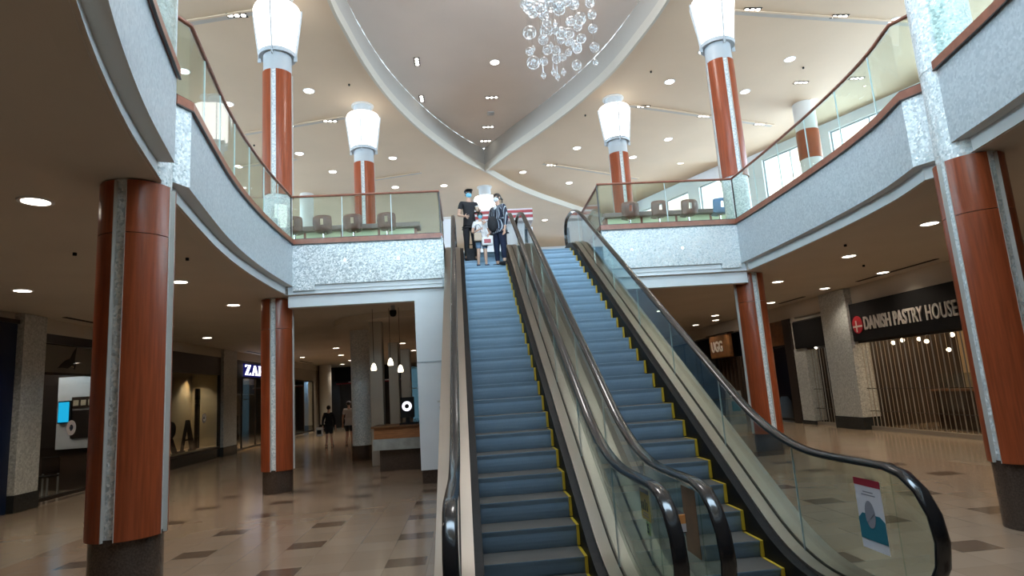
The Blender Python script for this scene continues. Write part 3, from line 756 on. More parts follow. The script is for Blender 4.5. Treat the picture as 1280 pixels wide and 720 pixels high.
MB().box(-3.9, -3.35, 42.04, 42.05, 0, 3.7).build('pane', 'tinted', w)
wallbox('wall_front', 'wall', -14, 16, -12.3, -12, 0, ZC)

def window(n, y0, y1, z0, z1, x, glassm='glass_shop', frame='dark', mull=(), fw=.07, inward=-1):
    mb = MB()
    for a in (y0, y1 - fw): mb.box(x - .05, x + .05, a, a + fw, z0, z1)
    mb.box(x - .05, x + .05, y0, y1, z0, z0 + fw).box(x - .05, x + .05, y0, y1, z1 - fw, z1)
    for m_ in mull: mb.box(x - .03, x + .03, m_ - .025, m_ + .025, z0, z1)
    w = struct(mb, 'window_%d' % n, frame); MB().box(x - .006, x + .006, y0 + fw, y1 - fw, z0 + fw, z1 - fw).build('pane', glassm, w); return w
# navy shopfront at the frame edge
s = thing('shop_hoarding', (WL, 11.2, 0), 'dark navy shopfront panel at the far left edge, beside the grey pier', 'panel')
MB().box(WL + .025, WL + .12, 9.2, 13.0, 0, 3.72).build('board', 'navy', s); MB().box(WL + .025, WL + .15, 9.2, 13.02, 3.72, 3.8).build('top_trim', 'dark', s)
# shop one
window(20, 13.74, 16.3, .05, 3.5, WL - .02)
s = thing('shop_sign', (WL - .12, 15.0, 2.8), 'pale band and dark bird emblem of a reflected sign, left of the big left column', 'sign')
MB().box(WL - .14, WL - .11, 13.8, 16.25, 2.80, 3.42).build('band', 'wall', s); MB().box(WL - .15, WL - .09, 13.8, 16.25, 2.74, 2.80).build('rail', 'dark', s)  # reflected sign modelled as a solid band and emblem behind the glass
def yz(mb, pts, x, th, oy=0, oz=0, sc_=1): mb.poly([(x, oy + y * sc_, oz + z * sc_) for y, z in pts], (th, 0, 0)); return mb
mb = MB(); yz(mb, [(0, 0), (.18, .02), (.35, .0), (.50, .06), (.62, -.02), (.66, .1), (.60, .2), (.66, .52), (.54, .40), (.44, .24), (.30, .20), (.16, .12)], WL - .105, .01, 14.62, 2.90)
mb.build('emblem', 'black', s)
# shop one interior
wallbox('wall_left', 'dark', -12.6, -12.5, 9, 16.8, 0, ZC); wallbox('wall_left', 'dark', -12.6, WL - .3, 16.6, 16.75, 0, ZC)
t = thing('cafe_table', (-10.2, 14.6, 0), 'small pale square table inside the dim shop on the left', 'table')
MB().box(-10.55, -9.85, 14.25, 14.95, .72, .76).build('tabletop', 'soffit', t); MB().cyl(-10.2, 14.6, .03, .72, .04).build('leg', 'grey_metal', t); MB().cyl(-10.2, 14.6, 0, .03, .24).build('base', 'grey_metal', t)
def chair(x, y, rz, label):
    t = thing('cafe_chair', (x, y, 0), label, 'chair')
    MB().box(x - .2, x + .2, y - .2, y + .2, .43, .47).build('seat', 'black', t, bevel=.01); MB().box(x - .2, x + .2, y + .17, y + .21, .50, .88).build('backrest', 'black', t, bevel=.01)
    for a in (-.17, .17):
        for b in (-.17, .19): MB().box(x + a - .015, x + a + .015, y + b - .015, y + b + .015, 0, .43 if b < 0 else .55).build('leg', 'grey_metal', t)
    return t
chair(-10.0, 15.5, 0, 'black cafe chair behind the pale table in the dim left shop'); chair(-10.9, 14.3, 0, 'black cafe chair deep in the dim left shop')
t = thing('wall_screen', (-10.24, 16.5, 1.66), 'glowing cyan screen in front of the pale panel in the dim left shop', 'screen')
MB().box(-10.40, -10.08, 16.46, 16.50, 1.64, 2.20).build('bezel', 'black', t); MB().box(-10.38, -10.13, 16.445, 16.46, 1.67, 2.17).build('display', 'screen', t)
t = thing('pale_display_wall', (-10.0, 16.56, 1.0), 'pale blue display panel at the back of the dim left shop', 'panel')
MB().box(-10.46, -9.52, 16.53, 16.58, 1.0, 2.80).build('panel', 'mask_white', t); MB().box(-10.1, -9.52, 16.50, 16.53, 2.0, 2.28).build('dark_header', 'plinth', t)
for i in range(3): MB().box(-10.05 + i * .18, -9.93 + i * .18, 16.485, 16.50, 2.06, 2.20).build('price_card', 'beige', t)
MB().box(-10.1, -9.52, 16.50, 16.53, 1.25, 1.95).build('dark_shelf', 'dark', t)
t = thing('shop_counter', (-11.4, 15.9, 0), 'dark counter with bright goods inside the dim left shop', 'counter')
MB().box(-12.0, -11.2, 13.5, 16.4, 0, 1.0).build('body', 'bronze', t); MB().box(-12.05, -11.15, 13.45, 16.45, 1.0, 1.05).build('worktop', 'marble', t)
for i in range(5): tag(MB().box(-11.8, -11.5, 13.8 + i * .5, 14.1 + i * .5, 1.05, 1.05 + .15 + .05 * (i % 3)).build('goods_box', 'goods', bevel=.01), 'small box of goods on the counter of the dim left shop', 'box', 'boxes on the shop counter')

# fashion display window with big letters
window(21, 16.8, 23.55, .32, 3.04, WL - .02)
wallbox('wall_left', 'plinth_dark', WL - .3, WL + .02, 16.8, 23.55, 0, .32)
wallbox('wall_left', 'beige', WL - 1.05, WL - 1.0, 16.8, 23.55, .1, 3.3); wallbox('wall_left', 'beige', WL - 1.0, WL - .06, 16.75, 16.8, .1, 3.3); wallbox('wall_left', 'beige', WL - 1.0, WL - .06, 23.55, 23.6, .1, 3.3)
wallbox('wall_left', 'beige', WL - 1.0, WL - .06, 16.8, 23.55, .26, .42); wallbox('wall_left', 'black', WL - 1.0, WL - .06, 16.8, 23.55, 3.1, 3.15)
GLY = {
 'Z': [[(0, 0), (0, .06), (.60, .94), (.10, .94), (.04, .78), (0, .78), (.02, 1), (.86, 1), (.86, .94), (.28, .06), (.80, .06), (.86, .24), (.90, .24), (.88, 0)]],
 'A': [[(.40, 1), (.48, 1), (.14, .05), (.24, .05), (.24, 0), (-.06, 0), (-.06, .05), (.06, .05)], [(.40, 1), (.54, 1), (.98, .05), (1.06, .05), (1.06, 0), (.62, 0), (.62, .05), (.72, .05)], [(.17, .34), (.64, .34), (.62, .39), (.19, .39)]],
 'R': [[(0, 0), (0, .05), (.10, .05), (.10, .95), (0, .95), (0, 1), (.28, 1), (.28, .05), (.38, .05), (.38, 0)],
       [(.28, 1), (.50, 1), (.68, .96), (.78, .86), (.80, .74), (.76, .60), (.64, .51), (.50, .47), (.28, .47), (.28, .52), (.46, .53), (.56, .60), (.59, .74), (.56, .88), (.46, .94), (.28, .95)],
       [(.40, .50), (.60, .50), (.92, .05), (1.0, .05), (1.0, 0), (.74, 0)]]}
for i, (ch, y) in enumerate(zip('ZARA', (17.35, 18.6, 19.85, 21.08))):
    mb = MB()
    for pl in GLY[ch]: yz(mb, pl, WL - .30, .08, y, .42, 1.02)
    tag(mb.build('letter_%s' % ch.lower(), 'plinth_dark'), {0: 'large dark letter Z standing in the beige window, hidden side', 1: 'large dark first letter A in the beige window behind the column', 2: 'large dark serif letter R standing in the beige shop window', 3: 'large dark last letter A standing in the beige shop window'}[i], 'letter')
d = thing('display_pole', (WL - .5, 22.85, .3), 'dark slim display pole with bright top inside the beige shop window', 'pole')
MB().box(WL - .55, WL - .45, 22.75, 22.95, .3, 2.5).build('post', 'dark', d); MB().box(WL - .55, WL - .45, 22.75, 22.95, 1.95, 2.12).build('light_block', 'beige', d)
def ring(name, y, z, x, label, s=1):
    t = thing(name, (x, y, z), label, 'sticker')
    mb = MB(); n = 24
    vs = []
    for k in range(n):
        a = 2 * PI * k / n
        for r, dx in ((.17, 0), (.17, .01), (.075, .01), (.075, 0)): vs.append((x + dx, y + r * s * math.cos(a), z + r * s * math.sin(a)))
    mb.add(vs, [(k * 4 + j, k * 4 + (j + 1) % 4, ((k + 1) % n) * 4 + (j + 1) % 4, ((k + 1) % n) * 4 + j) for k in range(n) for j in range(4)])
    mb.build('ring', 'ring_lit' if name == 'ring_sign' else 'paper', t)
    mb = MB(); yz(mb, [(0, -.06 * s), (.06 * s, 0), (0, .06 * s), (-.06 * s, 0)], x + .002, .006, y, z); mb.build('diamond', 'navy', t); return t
ring('ring_mark', 22.2, 1.46, WL + .0, 'white ring mark with dark diamond on the beige display window')  # flat white ring and dark diamond laid on the pane
ring('ring_mark', 15.05, 1.54, WL + .0, 'white ring mark on the dim shop window left of the big column')

# entrance shop with lit sign
s = thing('lit_sign', (WL + .02, 27.5, 3.0), 'glowing white serif ZARA sign on a navy band over the shop entrance', 'sign')
MB().box(WL - .1, WL - .0, 25.9, 30.0, 2.98, 3.52).build('band', 'letter_halo', s)
y = 26.1
for ch in 'ZARA':
    mb = MB()
    for pl in GLY[ch]: yz(mb, pl, WL + .0, .05, y, 3.05, .42 if ch else 1)
    # widen strokes slightly
    mb.v = [(a, y + (b - y) * 1.55, c) for a, b, c in mb.v]
    mb.build('letter', 'letter_lit', s); y += .80
wallbox('wall_left', 'dark', WL - .12, WL, 24.95, 25.9, 2.3, 3.52)
window(22, 24.95, 31.0, .05, 2.98, WL - .02, mull=(25.8, 27.4, 29.2))
t = thing('picture_panel', (WL - .4, 27, 2.0), 'pale blue hanging picture panel inside the lit shop entrance', 'picture')
MB().box(WL - .5, WL - .45, 25.9, 28.5, 2.25, 2.95).build('board', 'mask_white', t); MB().box(WL - .455, WL - .44, 26.4, 28.5, 2.3, 2.7).build('print', 'paper_teal' if 0 else 'cloth_denim', t)
wallbox('wall_left', 'shelf', -11.6, -11.5, 24.5, 31.4, 0, 3.5)
for k, y in enumerate((25.4, 27.0, 28.6)):
    t = thing('shop_shelf', (-11.3, y, 0), ['wooden shelf unit nearest the pier in the lit shop', 'wooden shelf unit at the middle of the lit shop', 'wooden shelf unit deepest along the lit shop wall'][k], 'shelf')
    mb = MB().box(-11.5, -11.0, y - .65, y - .6, 0, 2.2).box(-11.5, -11.0, y + .6, y + .65, 0, 2.2); mb.build('frame', 'shelf', t)
    for z in (.3, .8, 1.3, 1.8): MB().box(-11.5, -11.0, y - .6, y + .6, z, z + .04).build('shelf_board', 'shelf', t)
    for z in (.34, .84, 1.34): tag(MB().box(-11.4, -11.08, y - .45, y + .4, z, z + .22).build('folded_clothes', 'goods', bevel=.03), 'stack of folded clothes on a wooden shelf in the lit shop', 'clothes', 'folded clothes on the shop shelves')
t = thing('mannequin', (WL - .5, 26.3, 0), 'dark clothed mannequin standing just inside the lit shop window', 'mannequin')
MB().lathe([(.14, .9), (.17, 1.0), (.13, 1.15), (.17, 1.38), (.08, 1.46), (.04, 1.5)], WL - .5, 26.3, 16).build('torso', 'cloth_blk', t, smooth=60); MB().lathe([(.15, .9), (.2, .6), (.22, .45)], WL - .5, 26.3, 16).build('skirt', 'cloth_blk', t, smooth=60)
MB().cyl(WL - .5, 26.3, .0, .5, .02).cyl(WL - .5, 26.3, 0, .02, .16).build('stand', 'chrome', t); MB().ball((WL - .5, 26.3, 1.62), .1, sc_=(.8, .9, 1.15)).build('head', 'soffit', t, smooth=80)
# windows further down
window(23, 33.0, 37.3, .1, 3.0, WL - .02, mull=(35.2,)); wallbox('wall_left', 'beige', WL - 1.1, WL - 1.05, 33, 37.3, 0, 3.3)
wallbox('wall_left', 'gate_glow', WL - 1.04, WL - 1.0, 35.3, 36.6, 2.0, 2.6)
window(24, 39.2, 41.8, .1, 3.0, WL - .02, frame='grey_metal'); wallbox('wall_left', 'cloth_denim' , WL - 1.1, WL - 1.05, 39.2, 41.8, 0, 3.3)
c = thing('column', (-8.75, 38.4, 0), 'plain grey round column far down the left concourse', 'column'); MB().cyl(-8.75, 38.4, .4, ZC, .36, 28).build('shaft', 'soffit', c, smooth=40); MB().cyl(-8.75, 38.4, 0, .4, .38, 28).build('plinth', 'plinth_dark', c, smooth=40)
s = thing('shop_fascia', (-6.5, 41.9, 3), 'black fascia with red and white stripe at the far end of the concourse', 'sign')
MB().box(-8.9, -4.2, 41.8, 41.98, 3.0, 3.9).build('board', 'black', s); MB().box(-8.8, -4.2, 41.74, 41.8, 2.80, 2.88).build('stripe', 'red', s); MB().box(-8.0, -4.2, 41.74, 41.8, 2.88, 2.95).build('stripe', 'paper', s)
for i in range(6):
    MB().box(-8.6 + i * .75, -8.55 + i * .75, 41.85, 41.95, 0, 2.8).build('mullion', 'plinth', s)
# ceiling access slots
for i, (x, y0, y1) in enumerate(((-8.75, 13.9, 15.9), (-8.8, 25.2, 27.6), (-8.8, 33., 35.5), (10.4, 12.4, 15.2), (10.4, 17.8, 19.3))):
    t = tag(MB().box(x - .05, x + .05, y0, y1, ZC - .012, ZC - .001).build('air_slot', 'black'), ['black linear air slot in the ceiling above the bird emblem band', 'black air slot in the ceiling by the glowing shop sign', 'black air slot in the ceiling far down the left concourse', 'black air slot in the ceiling above the pastry shop sign', 'black air slot in the ceiling by the small black sign'][i], 'vent')

# mosaic column and information kiosk beyond the white pier
c = thing('column', (-3.18, 18.7, 0), 'round pearl-mosaic column on brown plinth beside the service desk', 'column')
MB().cyl(-3.18, 18.7, .42, ZC, .32, 36).build('shaft', 'mosaic', c, smooth=40); MB().cyl(-3.18, 18.7, 0, .42, .34, 36).build('plinth', 'plinth', c, smooth=40)
struct(MB().lathe([(2.0, ZC - .16), (2.0, ZC)], -1.75, 17.9, 48), 'trim_%d' % tn[0], 'ceil_low', smooth=40); tn[0] += 1
k = thing('service_desk', (-1.0, 15.6, 0), 'curved wood and marble service desk half hidden by the white pier', 'desk')
def bow(x0, x1, yf, yb, z0, z1, b=.18):
    pts = [(x0 + (x1 - x0) * i / 16, yf - b * math.sin(PI * i / 16)) for i in range(17)] + [(x1, yb), (x0, yb)]
    return MB().poly([(x, y, z0) for x, y in pts], (0, 0, z1 - z0))
bow(-2.25, .4, 15.45, 16.3, 0, .50).build('base', 'plinth', k); bow(-2.38, .5, 15.30, 16.35, .50, .76).build('marble_band', 'marble', k)
bow(-2.36, .48, 15.33, 16.33, .76, 1.02).build('wood_band', 'wood_light', k); bow(-2.42, .52, 15.27, 16.36, 1.02, 1.06).build('worktop', 'bronze', k)
for j, (x0, x1, z1) in enumerate(((-2.62, -2.28, ZC), (-2.12, -1.86, 3.2), (-1.80, -1.55, 3.0))):
    t = tag(MB().box(x0, x1, 16.6, 17.0, 0, z1).build('glossy_pier', 'wall', bevel=.02), ['glossy taupe pier nearest the mosaic column behind the desk', 'glossy taupe pier at the middle behind the desk', 'glossy taupe pier nearest the white wall behind the desk'][j], 'pier')
t = thing('monitor', (-1.5, 15.6, 1.06), 'black monitor with a glowing white ring on the service desk', 'monitor')
MB().box(-1.72, -1.38, 15.5, 15.56, 1.22, 1.72).build('housing', 'black', t, bevel=.01); MB().box(-1.75, -1.30, 15.45, 15.75, 1.06, 1.10).build('base', 'black', t); MB().box(-1.6, -1.5, 15.52, 15.58, 1.08, 1.25).build('stand', 'black', t)
n = 24; vs = []
for q in range(n):
    a = 2 * PI * q / n
    for r, dy in ((.12, 0), (.12, -.01), (.055, -.01), (.055, 0)): vs.append((-1.56 + r * math.cos(a), 15.498 + dy, 1.50 + r * math.sin(a)))
MB().add(vs, [(q * 4 + j, q * 4 + (j + 1) % 4, ((q + 1) % n) * 4 + (j + 1) % 4, ((q + 1) % n) * 4 + j) for q in range(n) for j in range(4)]).build('ring', 'ring_lit', t)
for j, (x, z) in enumerate(((-2.31, 2.42), (-1.90, 2.52), (-1.66, 2.34))):
    t = thing('pendant_lamp', (x, 15.3, z), ['small glowing pendant lamp nearest the mosaic column', 'middle and highest small glowing pendant lamp over the desk', 'small glowing pendant lamp nearest the white pier'][j], 'lamp')
    MB().lathe([(.065, z), (.07, z + .05), (.045, z + .14), (.015, z + .18)], x, 15.3, 16).build('lamp_shade', 'pend', t, smooth=60); MB().cyl(x, 15.3, z + .18, ZC, .006, 6).build('cord', 'black', t)
t = thing('dome_camera', (-1.75, 14.9, ZC - .12), 'small black dome camera under the lower ceiling above the service desk', 'camera')
MB().lathe([(1e-6, ZC - .28), (.06, ZC - .26), (.085, ZC - .2), (.085, ZC - .12)], -1.75, 14.9, 20).build('dome', 'black', t, smooth=60); MB().cyl(-1.75, 14.9, ZC - .12, ZC, .05).build('mount', 'grey_metal', t)

# ------------------------------------------------------------------ lower level: right side
wallbox('wall_right', 'wall', WR, WR + .3, -12, 9.5, 0, ZC); wallbox('wall_right', 'ceil_low', WR - .02, WR + .3, 9.5, 42, 3.46, ZC)
wallbox('wall_right', 'wall', WR, WR + .3, 9.5, 10.0, 0, 3.46)
wallbox('wall_right', 'mosaic_grey', WR - .22, WR + .3, 16.35, 17.62, .34, ZC - .02); wallbox('baseboard_right', 'plinth_dark', WR - .24, WR + .3, 16.33, 17.64, 0, .34)
wallbox('wall_right', 'mosaic_grey', WR - .1, WR + .3, 18.95, 19.65, .12, 2.42); wallbox('baseboard_right', 'plinth_dark', WR - .12, WR + .3, 18.93, 19.67, 0, .12)
wallbox('wall_right', 'soffit', WR - .06, WR + .3, 19.42, 19.68, 2.42, 3.46); wallbox('wall_right', 'soffit', WR - .07, WR + .3, 17.6, 19.68, 3.30, 3.40)
wallbox('wall_right', 'dark', WR - .12, WR + .3, 19.68, 20.15, 0, 3.46)
wallbox('wall_right', 'wall', WR + 3.6, WR + 3.8, -12, 48, 0, ZC)
wallbox('wall_right', 'gate_glow', WR + 3.4, WR + 3.5, 9.5, 20, 0, ZC)
for y in (9.9, 16.9, 20.0, 33.0): wallbox('wall_right', 'dark', WR + .3, WR + 3.6, y, y + .15, 0, ZC)
s = thing('shop_sign', (WR - .1, 13.2, 2.45), 'black fascia sign reading DANISH PASTRY HOUSE with a red round emblem', 'sign')
MB().box(WR - .14, WR + .2, 10.0, 16.35, 2.42, 3.46).build('board', 'black', s)
text_mb('DANISH PASTRY HOUSE', .50, (WR - .145, 15.78, 2.70), (0, -1, 0), (0, 0, 1), (-1, 0, 0), .03, xs=.585, bold=.012, space=1.02).build('lettering', 'letter', s)
n = 24; yc, zc = 16.05, 2.86
mb = MB().poly([(WR - .145, yc + .22 * math.cos(2 * PI * i / n), zc + .24 * math.sin(2 * PI * i / n)) for i in range(n)], (-.02, 0, 0)); mb.build('emblem', 'red', s)
MB().box(WR - .172, WR - .166, yc - .20, yc + .20, zc - .07, zc - .02).box(WR - .172, WR - .166, yc + .02, yc + .07, zc - .2, zc + .12).build('emblem_cross', 'letter', s)
def slat_gate(y0, y1, z1, label, mat='slat', pitch=.15):
    g = thing('folding_gate', (WR, (y0 + y1) / 2, 0), label, 'gate')
    MB().box(WR - .05, WR + .03, y0, y1, 0, .10).build('bottom_rail', 'slat', g); MB().box(WR - .05, WR + .03, y0, y1, z1 - .06, z1).build('top_rail', 'dark', g)
    n = int((y1 - y0) / pitch)
    for i in range(n):
        y = y0 + pitch * (i + .5); tilt = .9 if i % 2 else -.9
        MB().box(WR - .028, WR + .0, y - .004, y + .004, .10, z1 - .06, rot=tilt * .7).build('slat', mat, g)
    for z in (.5, 1.1): MB().box(WR - .015, WR - .005, y0, y1, z, z + .02).build('cross_bar', 'dark', g)
    return g
slat_gate(10.0, 16.3, 2.42, 'closed folding slat gate across the pastry shop below its black sign')
slat_gate(17.65, 18.93, 2.42, 'narrow folding slat gate under the small plain black sign')
s = thing('blank_sign', (WR - .1, 18.5, 2.42), 'plain black rectangular sign right of the grey pier above the narrow gate', 'sign')
MB().box(WR - .16, WR + .1, 17.66, 19.42, 2.42, 3.28).build('board', 'black', s); MB().box(WR - .14, WR + .1, 17.66, 19.42, 3.28, 3.32).build('top_trim', 'dark', s)
MB().lathe([(.03, 2.36), (.05, 2.40)], WR - .05, 18.4, 12).build('spot', 'lens', s)
# pastry shop interior
t = thing('pastry_counter', (12.6, 13.2, 0), 'long display counter behind the slat gate of the pastry shop', 'counter')
MB().box(12.3, 13.0, 11.0, 15.6, 0, .95).build('body', 'plinth', t); MB().box(12.25, 13.05, 10.95, 15.65, .95, 1.0).build('worktop', 'bronze', t); MB().box(12.35, 12.36, 11.2, 15.4, 1.0, 1.4).build('glass_front', 'glass_shop', t)
for j, (y0, y1) in enumerate(((15.9, 14.5), (13.9, 12.3), (11.9, 10.8))):
    t = thing('menu_board', (14.2, (y0 + y1) / 2, 1.5), ['dark menu board nearest the grey pier in the pastry shop', 'dark menu board at the middle of the pastry shop', 'dark menu board nearest the big column in the pastry shop'][j], 'board')
    MB().box(14.28, 14.34, y1, y0, 1.35, 2.2).build('panel', 'plinth', t)
    for r_ in range(4):
        MB().box(14.26, 14.28, y1 + .15, y0 - .15, 1.45 + .18 * r_, 1.53 + .18 * r_).build('picture_row', 'goods', t)
for j in range(6):
    x, y, z = ((11.6, 15.87, 2.30), (12., 16.03, 2.36), (12., 15.4, 2.34), (11.8, 14.9, 2.25), (11.6, 13.8, 2.33), (12.4, 14.95, 2.0))[j]
    t = thing('shop_spot', (x, y, z), ['first', 'second', 'third', 'fourth', 'fifth', 'sixth'][j] + ' glowing spot from the grey pier inside the pastry shop', 'lamp')
    MB().ball((x, y, z), .055, 12, 8).build('bulb', 'pend', t, smooth=80); MB().cyl(x, y, z + .05, ZC, .01, 6).build('stem', 'black', t)
# wood panel and dark shop, bronze sign, dark windows
wallbox('wall_right', 'bronze', WR - .04, WR + .2, 20.15, 22.2, 2.62, 3.46)
window(30, 20.2, 23.6, .05, 2.62, WR, frame='black', mull=(21.9,))
s = thing('hanging_sign', (WR - .3, 25.1, 2.45), 'square bronze sign with pale scribbled lettering beyond the right wood column', 'sign')
MB().box(WR - .34, WR - .16, 24.1, 26.1, 2.45, 3.42).build('plate', 'bronze', s, bevel=.04)
text_mb('UGG', .62, (WR - .345, 25.85, 2.72), (0, -1, 0), (0, 0, 1), (-1, 0, 0), .03, xs=.86, bold=.02).build('lettering', 'letter', s)
MB().box(WR - .38, WR - .12, 24.0, 26.3, 3.42, 3.46).build('bracket', 'dark', s)
g = thing('slat_screen', (WR, 24.9, 0), 'dark screen of tall vertical slats below the bronze sign', 'screen')
for i in range(7): MB().box(WR - .04, WR + .04, 23.75 + i * .36, 23.9 + i * .36, .1, 2.45).build('slat', 'slat' if 0 else 'plinth', g)
MB().box(WR - .05, WR + .05, 23.6, 26.3, 0, .1).build('rail', 'dark', g); MB().box(WR + .3, WR + .32, 23.6, 26.3, 0, 2.45).build('backing', 'black', g)
window(31, 26.3, 33.0, .05, 3.4, WR, frame='black', mull=(28.2, 30.2)); wallbox('wall_right', 'navy', WR + 1.6, WR + 1.7, 20.3, 33, 0, ZC)
wallbox('wall_right', 'wall', WR, WR + .3, 33.0, 42.0, 0, 3.46)
t = thing('shop_lamp', (11.6, 21.3, 2.3), 'small warm lamp glowing in the dark shop right of the wood column', 'lamp'); MB().ball((11.6, 21.3, 2.35), .12, sc_=(1, 1.2, .5)).build('lamp_shade', 'pend', t, smooth=80); MB().cyl(11.6, 21.3, 2.4, ZC, .01, 6).build('cord', 'black', t)
for j, (y, z, m_) in enumerate(((20.6, .9, 'cloth_beige'), (21.2, 1.25, 'goods'), (22.3, .8, 'cloth_denim'))):
    tag(MB().lathe([(.22, 0), (.22, z - .2), (.12, z)], 11.7, y, 16).build('display_stand', m_, smooth=40), ['beige display stand near the dark frame in the right dark shop', 'tall display stand at the middle of the right dark shop', 'blue-grey display stand behind the wood column in the dark shop'][j], 'stand')
t = thing('sandwich_board', (9.4, 21.4, 0), 'pale folding board standing before the slat screen beyond the escalator glass', 'board')
MB().poly([(9.1, 21.3, 0), (9.7, 21.3, 0), (9.66, 21.45, 1.15), (9.14, 21.45, 1.15)], (0, .02, 0)).build('front_panel', 'marble', t); MB().poly([(9.1, 21.7, 0), (9.7, 21.7, 0), (9.66, 21.5, 1.15), (9.14, 21.5, 1.15)], (0, .02, 0)).build('back_panel', 'marble', t)
MB().box(9.25, 9.55, 21.35, 21.37, .45, .8).build('print', 'paper_teal', t)

# ------------------------------------------------------------------ downlights
def downlight(x, y, z, label, first={}, r=.125, lens='lens', power=0, col=(1, .86, .68), group=None, ang=125):
    key = (z > 6, lens)
    t = thing('downlight', (x, y, z), label, 'light', group)
    if key not in first:
        a = MB().lathe([(r, z - .012), (r + .03, z - .014), (r + .035, z)], x, y, 28).build('trim_ring', 'white', t, smooth=50)
        b = MB().lathe([(1e-6, z - .010), (r, z - .012)], x, y, 28).build('lens', lens, t); first[key] = (a.data, b.data)
    else:
        for nm, d in zip(('trim_ring', 'lens'), first[key]):
            o = bpy.data.objects.new(nm, d); COL.objects.link(o); o.parent = t
    if power:
        l = bpy.data.lights.new('spot', 'SPOT'); l.energy = power; l.color = col; l.spot_size = R(ang); l.spot_blend = .7; l.shadow_soft_size = .1
        o = bpy.data.objects.new('spot_light', l); COL.objects.link(o); o.parent = t; o.location = (0, 0, -.05)
    return t
LOW = [(-4.28, 6.26, 'large bright downlight nearest the viewer in the left lower ceiling'), (-7.47, 10.75, 'downlight near the navy panel at the left edge'), (-4.87, 10.68, 'downlight right of the nearest left column'),
 (-5.0, 13.48, 'downlight just left of the slim left wood column'), (-7.75, 16.38, 'downlight beside the edge of the nearest left column above the beige window'), (-8.03, 19.53, 'downlight above the beige display window'),
 (-3.35, 18.49, 'downlight touching the mosaic column top at its left'), (-2.75, 17.2, 'downlight in the round recess right of the mosaic column'), (-2.69, 25.9, 'downlight above the desk pendants'), (-2.64, 30.5, 'downlight above the rightmost desk pendant'),
 (-8.0, 30.4, 'far downlight just right of the slim left wood column'), (-5.52, 26.29, 'downlight left of the mosaic column, nearest of the concourse row'), (-6.2, 30.6, 'downlight over the two distant walkers, second of the row'), (-6.6, 35.2, 'downlight deep in the concourse over the walkers'), (-7.73, 38.5, 'faintest downlight near the concourse end'), (-4.9, 34., 'downlight beside the mosaic column deep in the concourse'),
 (7.59, 9.07, 'bright downlight nearest the big right column'), (7.81, 11.54, 'downlight between the two right columns'), (10.2, 13.9, 'downlight in front of the pastry sign'), (7.82, 14.46, 'downlight just right of the right wood column top'),
 (10.1, 16.2, 'downlight in front of the grey pier'), (9.9, 18.9, 'downlight in front of the small black sign'), (9.3, 22.0, 'downlight left of the right wood column, nearest'), (9.9, 25.6, 'downlight above the bronze sign, left one'), (10.1, 23.9, 'downlight right above the bronze sign'), (6.4, 19.42, 'downlight behind the right escalator handrail'), (9.0, 31.0, 'farthest downlight behind the right escalator glass'),
 (3.5, 20.5, 'hidden downlight behind the escalators')]
for i, (x, y, lb) in enumerate(LOW): downlight(x, y, ZC, lb, power=(70 if abs(x - .9) > 8.6 else 150 if y > 7 else 100), ang=135)
for x, y in ((-6.5, 2.5), (-4.5, -1.5), (-6.5, -5), (8.0, 4.5), (8.0, -1.), (3., -4.), (-1, -4.5), (1, -8)): downlight(x, y, ZC, 'added unseen downlight in the lower ceiling behind the viewer', power=105, group='added downlights behind the viewer')  # unseen lamps added behind the viewer
UP = [(-7.46, 16.33, 'upper downlight nearest the left railing top'), (-7.02, 18.33, 'upper downlight left of the left lamp column'), (-8.58, 23.52, 'upper downlight seen behind the left wood column through glass'), (-4.37, 17.64, 'upper downlight right of the left lamp column, highest'), (-5.95, 22.45, 'upper downlight right of the left lamp column, lower'),
 (-5.14, 24.47, 'upper downlight halfway between the two left lamp columns'), (-2.53, 23.24, 'upper downlight right of the small left lamp column'), (-2.84, 26.7, 'upper downlight low behind the left straight railing'), (-.64, 26.75, 'upper downlight above the left railing end'),
 (6.92, 17.69, 'upper downlight left of the right lamp column'), (7.37, 15.94, 'upper downlight beside the right lamp shade'), (10.29, 16.5, 'upper downlight right of the right lamp column, brightest'), (9.8, 18.51, 'upper downlight at the right edge of the right wood column'), (12.65, 19.35, 'upper downlight above the short clad column at the right'),
 (2.93, 26.0, 'upper downlight below the coffer tip'), (4.83, 22.89, 'upper downlight left of the small right lamp column'), (7.45, 24.12, 'upper downlight right of the small right lamp column'), (8.4, 22.32, 'upper downlight between the two right lamp columns, higher'), (10.09, 25.56, 'upper downlight between the two right lamp columns, lower'), (5.32, 27.71, 'upper downlight low above the right escalator head'), (4.81, 33.29, 'upper downlight above the right escalator top step'),
 (12.3, 14.6, 'upper downlight seen through the right curved railing'), (3.9, 36., 'farthest upper downlight above the escalator landing')]
for x, y, lb in UP:
    zz = ZR if (y > 25.05 and x > xat(tail, y)) else ZU
    t = downlight(x, y, ZU, lb, lens='lens_up', power=95, col=(1, .86, .68), r=.14)
    t.location.z = zz
t = downlight(1.38, 18.0, ZK, 'round downlight in the pointed ceiling coffer', lens='lens_up', power=40, r=.14); t.location.z = ZK
for x, y in ((-8, 4), (-8, -4), (9, 4), (9, -4), (-12, 0), (13, 0)): downlight(x, y, ZU, 'added unseen upper downlight behind the viewer', lens='lens_up', power=60, r=.14, group='added upper downlights behind the viewer')  # more added lamps, out of view over the upper floor
